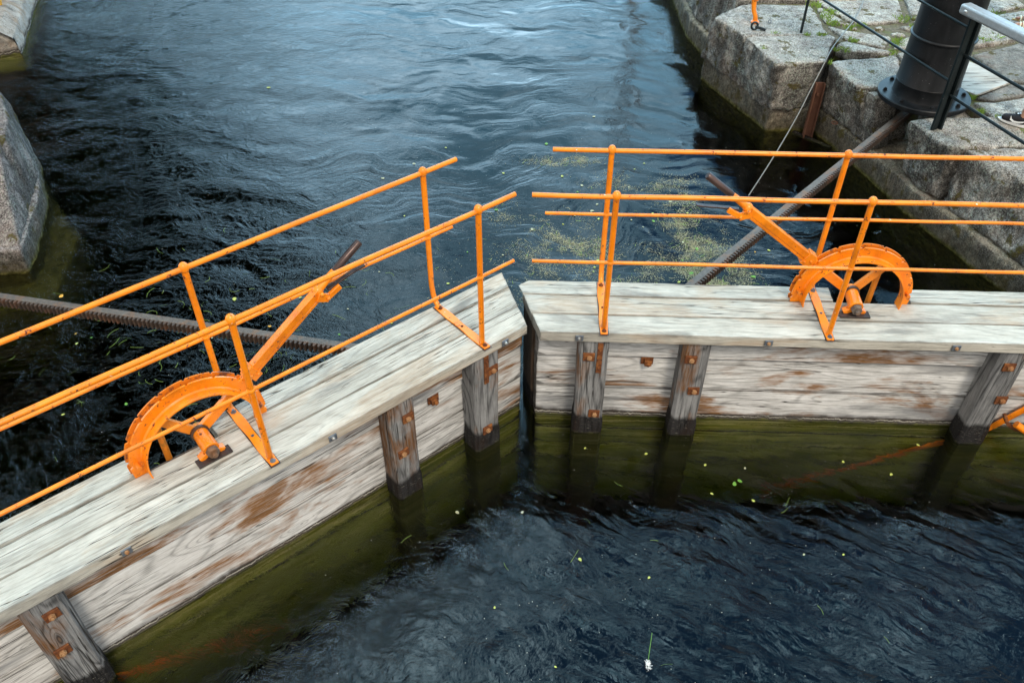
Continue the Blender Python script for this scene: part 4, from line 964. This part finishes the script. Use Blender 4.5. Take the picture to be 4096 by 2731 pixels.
# ------------------------------------------------------------------ people at the right edge
def skin_body(name, mat, V, E, parent=None, sub=2, root_i=0):
    me = bpy.data.meshes.new(name); me.from_pydata([v[:3] for v in V], E, []); o = bpy.data.objects.new(name, me); COL.objects.link(o)
    sk = o.modifiers.new('skin', 'SKIN'); sk.use_smooth_shade = True
    d = me.skin_vertices[0].data
    for i, v in enumerate(V): d[i].radius = (v[3], v[4] if len(v) > 4 else v[3])
    d[root_i].use_root = True
    s_ = o.modifiers.new('sub', 'SUBSURF'); s_.levels = sub; s_.render_levels = sub
    me.materials.append(mat)
    if parent: o.parent = parent
    return o
def person(loc, face, label, skin, top, bottom, shoe, short=True, stride=.10):
    """standing figure, +x of its own frame is where it faces"""
    root = empty('person', loc, face); tag(root, label, 'person')
    h = .90
    V = [(0, 0, .95, .13, .16), (0, 0, 1.12, .11, .14), (0, 0, 1.32, .12, .16), (0, 0, 1.45, .07, .10), (0, 0, 1.52, .052), (.012, 0, 1.60, .075, .07), (.018, 0, 1.68, .095, .078), (.0, 0, 1.75, .07, .06),
         (0, .10, .88, .095), (stride*.3, .105, .50, .058), (stride*.15, .105, .46, .055), (-.02+stride*.0, .105, .30, .055), (0, .105, .10, .036), (0, .105, .05, .036),
         (0, -.10, .88, .095), (-stride*.3+.02, -.105, .50, .058), (-stride*.5, -.105, .30, .055), (-stride*1.0, -.105, .10, .036), (-stride*1.0, -.105, .05, .036),
         (0, .19, 1.40, .052), (-.01, .24, 1.14, .040), (.05, .245, .90, .027), (0, -.19, 1.40, .052), (-.01, -.24, 1.14, .040), (.05, -.245, .90, .027)]
    E = [(0, 1), (1, 2), (2, 3), (3, 4), (4, 5), (5, 6), (6, 7), (0, 8), (8, 9), (9, 10), (10, 11), (11, 12), (12, 13), (0, 14), (14, 15), (15, 16), (16, 17), (17, 18), (2, 19), (19, 20), (20, 21), (2, 22), (22, 23), (23, 24)]
    n0 = len(V)
    for sg in (1, -1):       # palms, fingers, thumbs on the wrists
        wi = 21 if sg > 0 else 24; wx, wy, wz = V[wi][:3]
        p = len(V); V.append((wx+.005, wy, wz-.045, .024, .015)); E.append((wi, p)); V.append((wx+.01, wy, wz-.085, .030, .014)); E.append((p, p+1))
        for j in range(4):
            q = len(V); L = (.060, .070, .066, .050)[j]; fx = wx+.034-.018*j
            V.append((fx, wy, wz-.105, .0085)); V.append((fx+.004, wy-sg*.006, wz-.105-L*.5, .008)); V.append((fx+.006, wy-sg*.018, wz-.105-L, .0065)); E += [(p+1, q), (q, q+1), (q+1, q+2)]
        q = len(V); V.append((wx+.040, wy-sg*.012, wz-.060, .010)); V.append((wx+.056, wy-sg*.02, wz-.092, .0085)); E += [(p, q), (q, q+1)]
    skin_body('body', skin, V, E, root)
    skin_body('shirt', top, [(0, 0, .98, .145, .175), (0, 0, 1.15, .125, .155), (0, 0, 1.33, .14, .175), (0, 0, 1.44, .085, .12), (0, .20, 1.40, .07), (-.01, .235, 1.24, .062), (0, -.20, 1.40, .07), (-.01, -.235, 1.24, .062)], [(0, 1), (1, 2), (2, 3), (2, 4), (4, 5), (2, 6), (6, 7)], root)
    zl = .58 if short else .12
    skin_body('trousers', bottom, [(0, 0, .98, .14, .175), (0, 0, .92, .14, .17), (0, .10, .82, .115), (stride*.2, .105, zl, .085), (0, -.10, .82, .115), (-stride*.3, -.105, zl, .085)], [(0, 1), (1, 2), (2, 3), (1, 4), (4, 5)], root)
    mb_ = MB(); mb_.ball((-.012, 0, 1.715), .112, (1.02, .86, 1.0), 20, 12); hr = mb_.build('hair', M['hair'], root)
    mb_ = MB()
    for sg in (1, -1): mb_.ball((.100, sg*.032, 1.69), .011)
    mb_.build('eyes', M['white'], root); mb_ = MB()
    mb_.ball((.115, 0, 1.655), .016, (1, .8, 1.3)); 
    for sg in (1, -1): mb_.ball((.01, sg*.083, 1.665), .022, (.7, .4, 1.2))
    mb_.build('nose_and_ears', skin, root); mb_ = MB(); mb_.ball((.103, 0, 1.61), .012, (.4, 1.8, .5)); mb_.build('mouth', M['skin_t'], root)
    feet = [(0, .105), (-stride, -.105)]
    for (fx, fy) in feet:
        if shoe == 'sneaker':
            V2 = [(fx-.055, fy, .062, .042, .046), (fx-.01, fy, .078, .044, .048), (fx+.06, fy, .062, .046, .042), (fx+.13, fy, .048, .047, .034), (fx+.185, fy, .042, .036, .027)]
            u = skin_body('shoe', M['shoe'], V2, [(i, i+1) for i in range(4)], root)
            mb_ = MB(); n = 22; top_ = []; bot = []
            for k in range(n):
                t = 2*PI*k/n; x = fx+.065+.150*math.cos(t); yy = .043*math.sin(t)*(1.0+.12*math.cos(t))
                z1 = .024+.006*max(0, -math.cos(t))
                bot.append((x-.006*math.cos(t), fy+yy*.95, .003+.012*max(0, math.cos(t))**3)); top_.append((x, fy+yy, z1))
            mb_.quad_prism(bot, top_); mb_.build('sole', M['white'], u, bevel=.004)
            # curved tick emblem on both sides
            for sd3 in (1, -1):
                mb_ = MB(); up_pts = [(-.055, .078), (-.02, .062), (.02, .050), (.055, .046), (.083, .056), (.098, .080)]; lo = [(-.055, .078), (-.02, .050), (.02, .034), (.062, .030), (.092, .044), (.098, .080)]
                bm = mb_.bm; A_ = []; B_ = []
                for (x, z), (x2, z2) in zip(up_pts, lo):
                    f_ = lambda xx, zz: fy+sd3*(.052-.10*max(0, xx-.03)**1.3-max(0, zz-.045)*.22)
                    A_.append(bm.verts.new((fx+x, f_(x, z), z+.008))); B_.append(bm.verts.new((fx+x2, f_(x2, z2), z2+.008)))
                for i in range(5):
                    vs_ = []
                    for q in (A_[i], A_[i+1], B_[i+1], B_[i]):
                        if q not in vs_: vs_.append(q)
                    try: bm.faces.new(vs_)
                    except Exception: pass
                oo = mb_.build('tick_emblem', M['white'], u, smooth=False); so_ = oo.modifiers.new('s', 'SOLIDIFY'); so_.thickness = .004; so_.offset = 0
            mb_ = MB(); mb_.tube([(fx+.03, fy, .10), (fx+.05, fy+.01, .125), (fx+.08, fy+.02, .115), (fx+.06, fy, .10)], .003, 6); mb_.tube([(fx+.03, fy-.025, .105), (fx+.05, fy, .103), (fx+.03, fy+.025, .105)], .003, 6); mb_.build('laces', M['shoe'], u)
        else:
            V2 = [(fx-.05, fy, .035, .032, .035), (fx, fy, .05, .034, .036), (fx+.07, fy, .035, .036, .022), (fx+.14, fy, .028, .040, .016), (fx+.17, fy, .026, .030, .012)]
            u = skin_body('foot', skin, V2, [(i, i+1) for i in range(4)], root)
            mb_ = MB(); mb_.prism([(fx+.065+.135*math.cos(2*PI*k/18), fy+.044*math.sin(2*PI*k/18)) for k in range(18)], .0, .016); sdl = mb_.build('sandal_sole', M['gold'], root, bevel=.004)
            mb_ = MB()
            for x in (.02, .055, .085, .115):
                mb_.tube([(fx+x, fy+.046*math.cos(t), .012+(.072-.30*max(0, x-.02)*1.2)*math.sin(t)) for t in [i*PI/8 for i in range(9)]], .009, 6)
            mb_.build('strap', M['cream'], sdl)
    return root
fa = math.atan2(.745, -.667)
person((4.80-.015, 7.225+.035, ZQ+.005), fa+.05, 'person in black sneakers with a white tick, at the right edge by the black bars', M['skin'], M['cloth_c'], M['cloth_a'], 'sneaker', True, .10)
person((5.93, 9.66, ZQ+.005), PI-.35, 'person with bare tanned legs and strapped sandals in the upper right corner', M['skin_t'], M['cloth_b'], M['cloth_a'], 'sandal', True, .02)

# ------------------------------------------------------------------ trees on the far left bank (seen mirrored in the water)
def leaf_cloud(name, blobs, n, sz, seed, mat, parent):
    random.seed(seed); mb_ = MB(); bm = mb_.bm
    tot = sum(b[3]**2 for b in blobs)
    for (cx, cy, cz, r, fz) in blobs:
        for _ in range(int(n*r*r/tot)):
            u_ = Vector((random.gauss(0, 1), random.gauss(0, 1), random.gauss(0, 1))).normalized(); rr_ = r*random.random()**.28
            p = Vector((cx, cy, cz))+Vector((u_.x*rr_, u_.y*rr_, u_.z*rr_*fz))
            if noise.noise(p*.8) < -.16: continue
            a = Vector((random.gauss(0, 1), random.gauss(0, 1), random.gauss(0, .6))).normalized()*sz*random.uniform(.6, 1.3); b = a.cross(Vector((random.gauss(0, 1), random.gauss(0, 1), random.gauss(0, 1)))).normalized()*sz*.6
            bm.faces.new([bm.verts.new(p-a), bm.verts.new(p-b), bm.verts.new(p+a), bm.verts.new(p+b)])
    return mb_.build(name, mat, parent, smooth=False)
def tree(loc, H, blobs, seed, label):
    root = empty('tree', loc); tag(root, label, 'tree', 'trees mirrored in the water')
    mb_ = MB(); mb_.tube([(0, 0, 0), (.1, 0, H*.3), (0, .1, H*.6), (.1, 0, H*.9)], .3, 10, rr=[.38, .28, .2, .05])
    for (cx, cy, cz, r, fz) in blobs: mb_.tube([(0, 0, H*.35), (cx*.5, cy*.5, (H*.35+cz)*.55), (cx, cy, cz)], .1, 7, rr=[.16, .1, .03])
    mb_.build('trunk', M['bark'], root); leaf_cloud('crown', blobs, 40000, .24, seed, M['foliage'], root)
tree((-8.6, 14.0, .8), 11, [(2.0, 0, 5.4, 2.6, .9), (-2.4, 0, 5.0, 3.0, .9), (.5, 0, 3.4, 2.6, .8), (0, 0, 9.5, 3.3, 1), (2.2, -.5, 8.2, 2.4, .9), (-2.4, .5, 8.5, 2.8, .9), (3.0, .8, 11.0, 2.0, .8), (-.5, -1.5, 6.2, 2.4, .8), (.6, 0, 12.3, 2.3, .9)], 3, 'tall dark leafy tree on the left bank, nearest to the water')
tree((-14, 17, .8), 10, [(0, 0, 7.0, 3.8, .9), (3.4, 0, 6.0, 2.8, .8), (-3, 1, 7.2, 3.2, .9), (1, 0, 10, 2.8, .9)], 4, 'broad dark leafy tree farther back on the left bank')
tree((-8.6, 8.6, .8), 10, [(1.6, .6, 9.6, 2.2, .9), (0, 0, 8.2, 3.0, 1), (1.3, -1.2, 6.6, 2.0, .9), (-1.5, 1.8, 7.5, 2.6, .9)], 6, 'dark leafy tree on the left bank beside the granite pier')
tree((-17, 30, .8), 9, [(0, 0, 6.2, 3.6, .9), (4, 0, 4.6, 2.8, .8), (-4, 0, 6, 3.4, .8), (7.4, 0, 3.4, 1.8, .7)], 8, 'low distant leafy tree beyond the left bank')
mb = MB(); mb.tube([(4.2, 29.0, .8), (4.15, 29, 13.3)], .16, 10, rr=[.22, .13]); mb.tube([(4.15, 29, 11.4), (4.6, 29, 11.6)], .05); o = mb.build('mast', M['alu']); tag(o, 'tall grey mast on the far quay, seen mirrored in the water', 'mast')
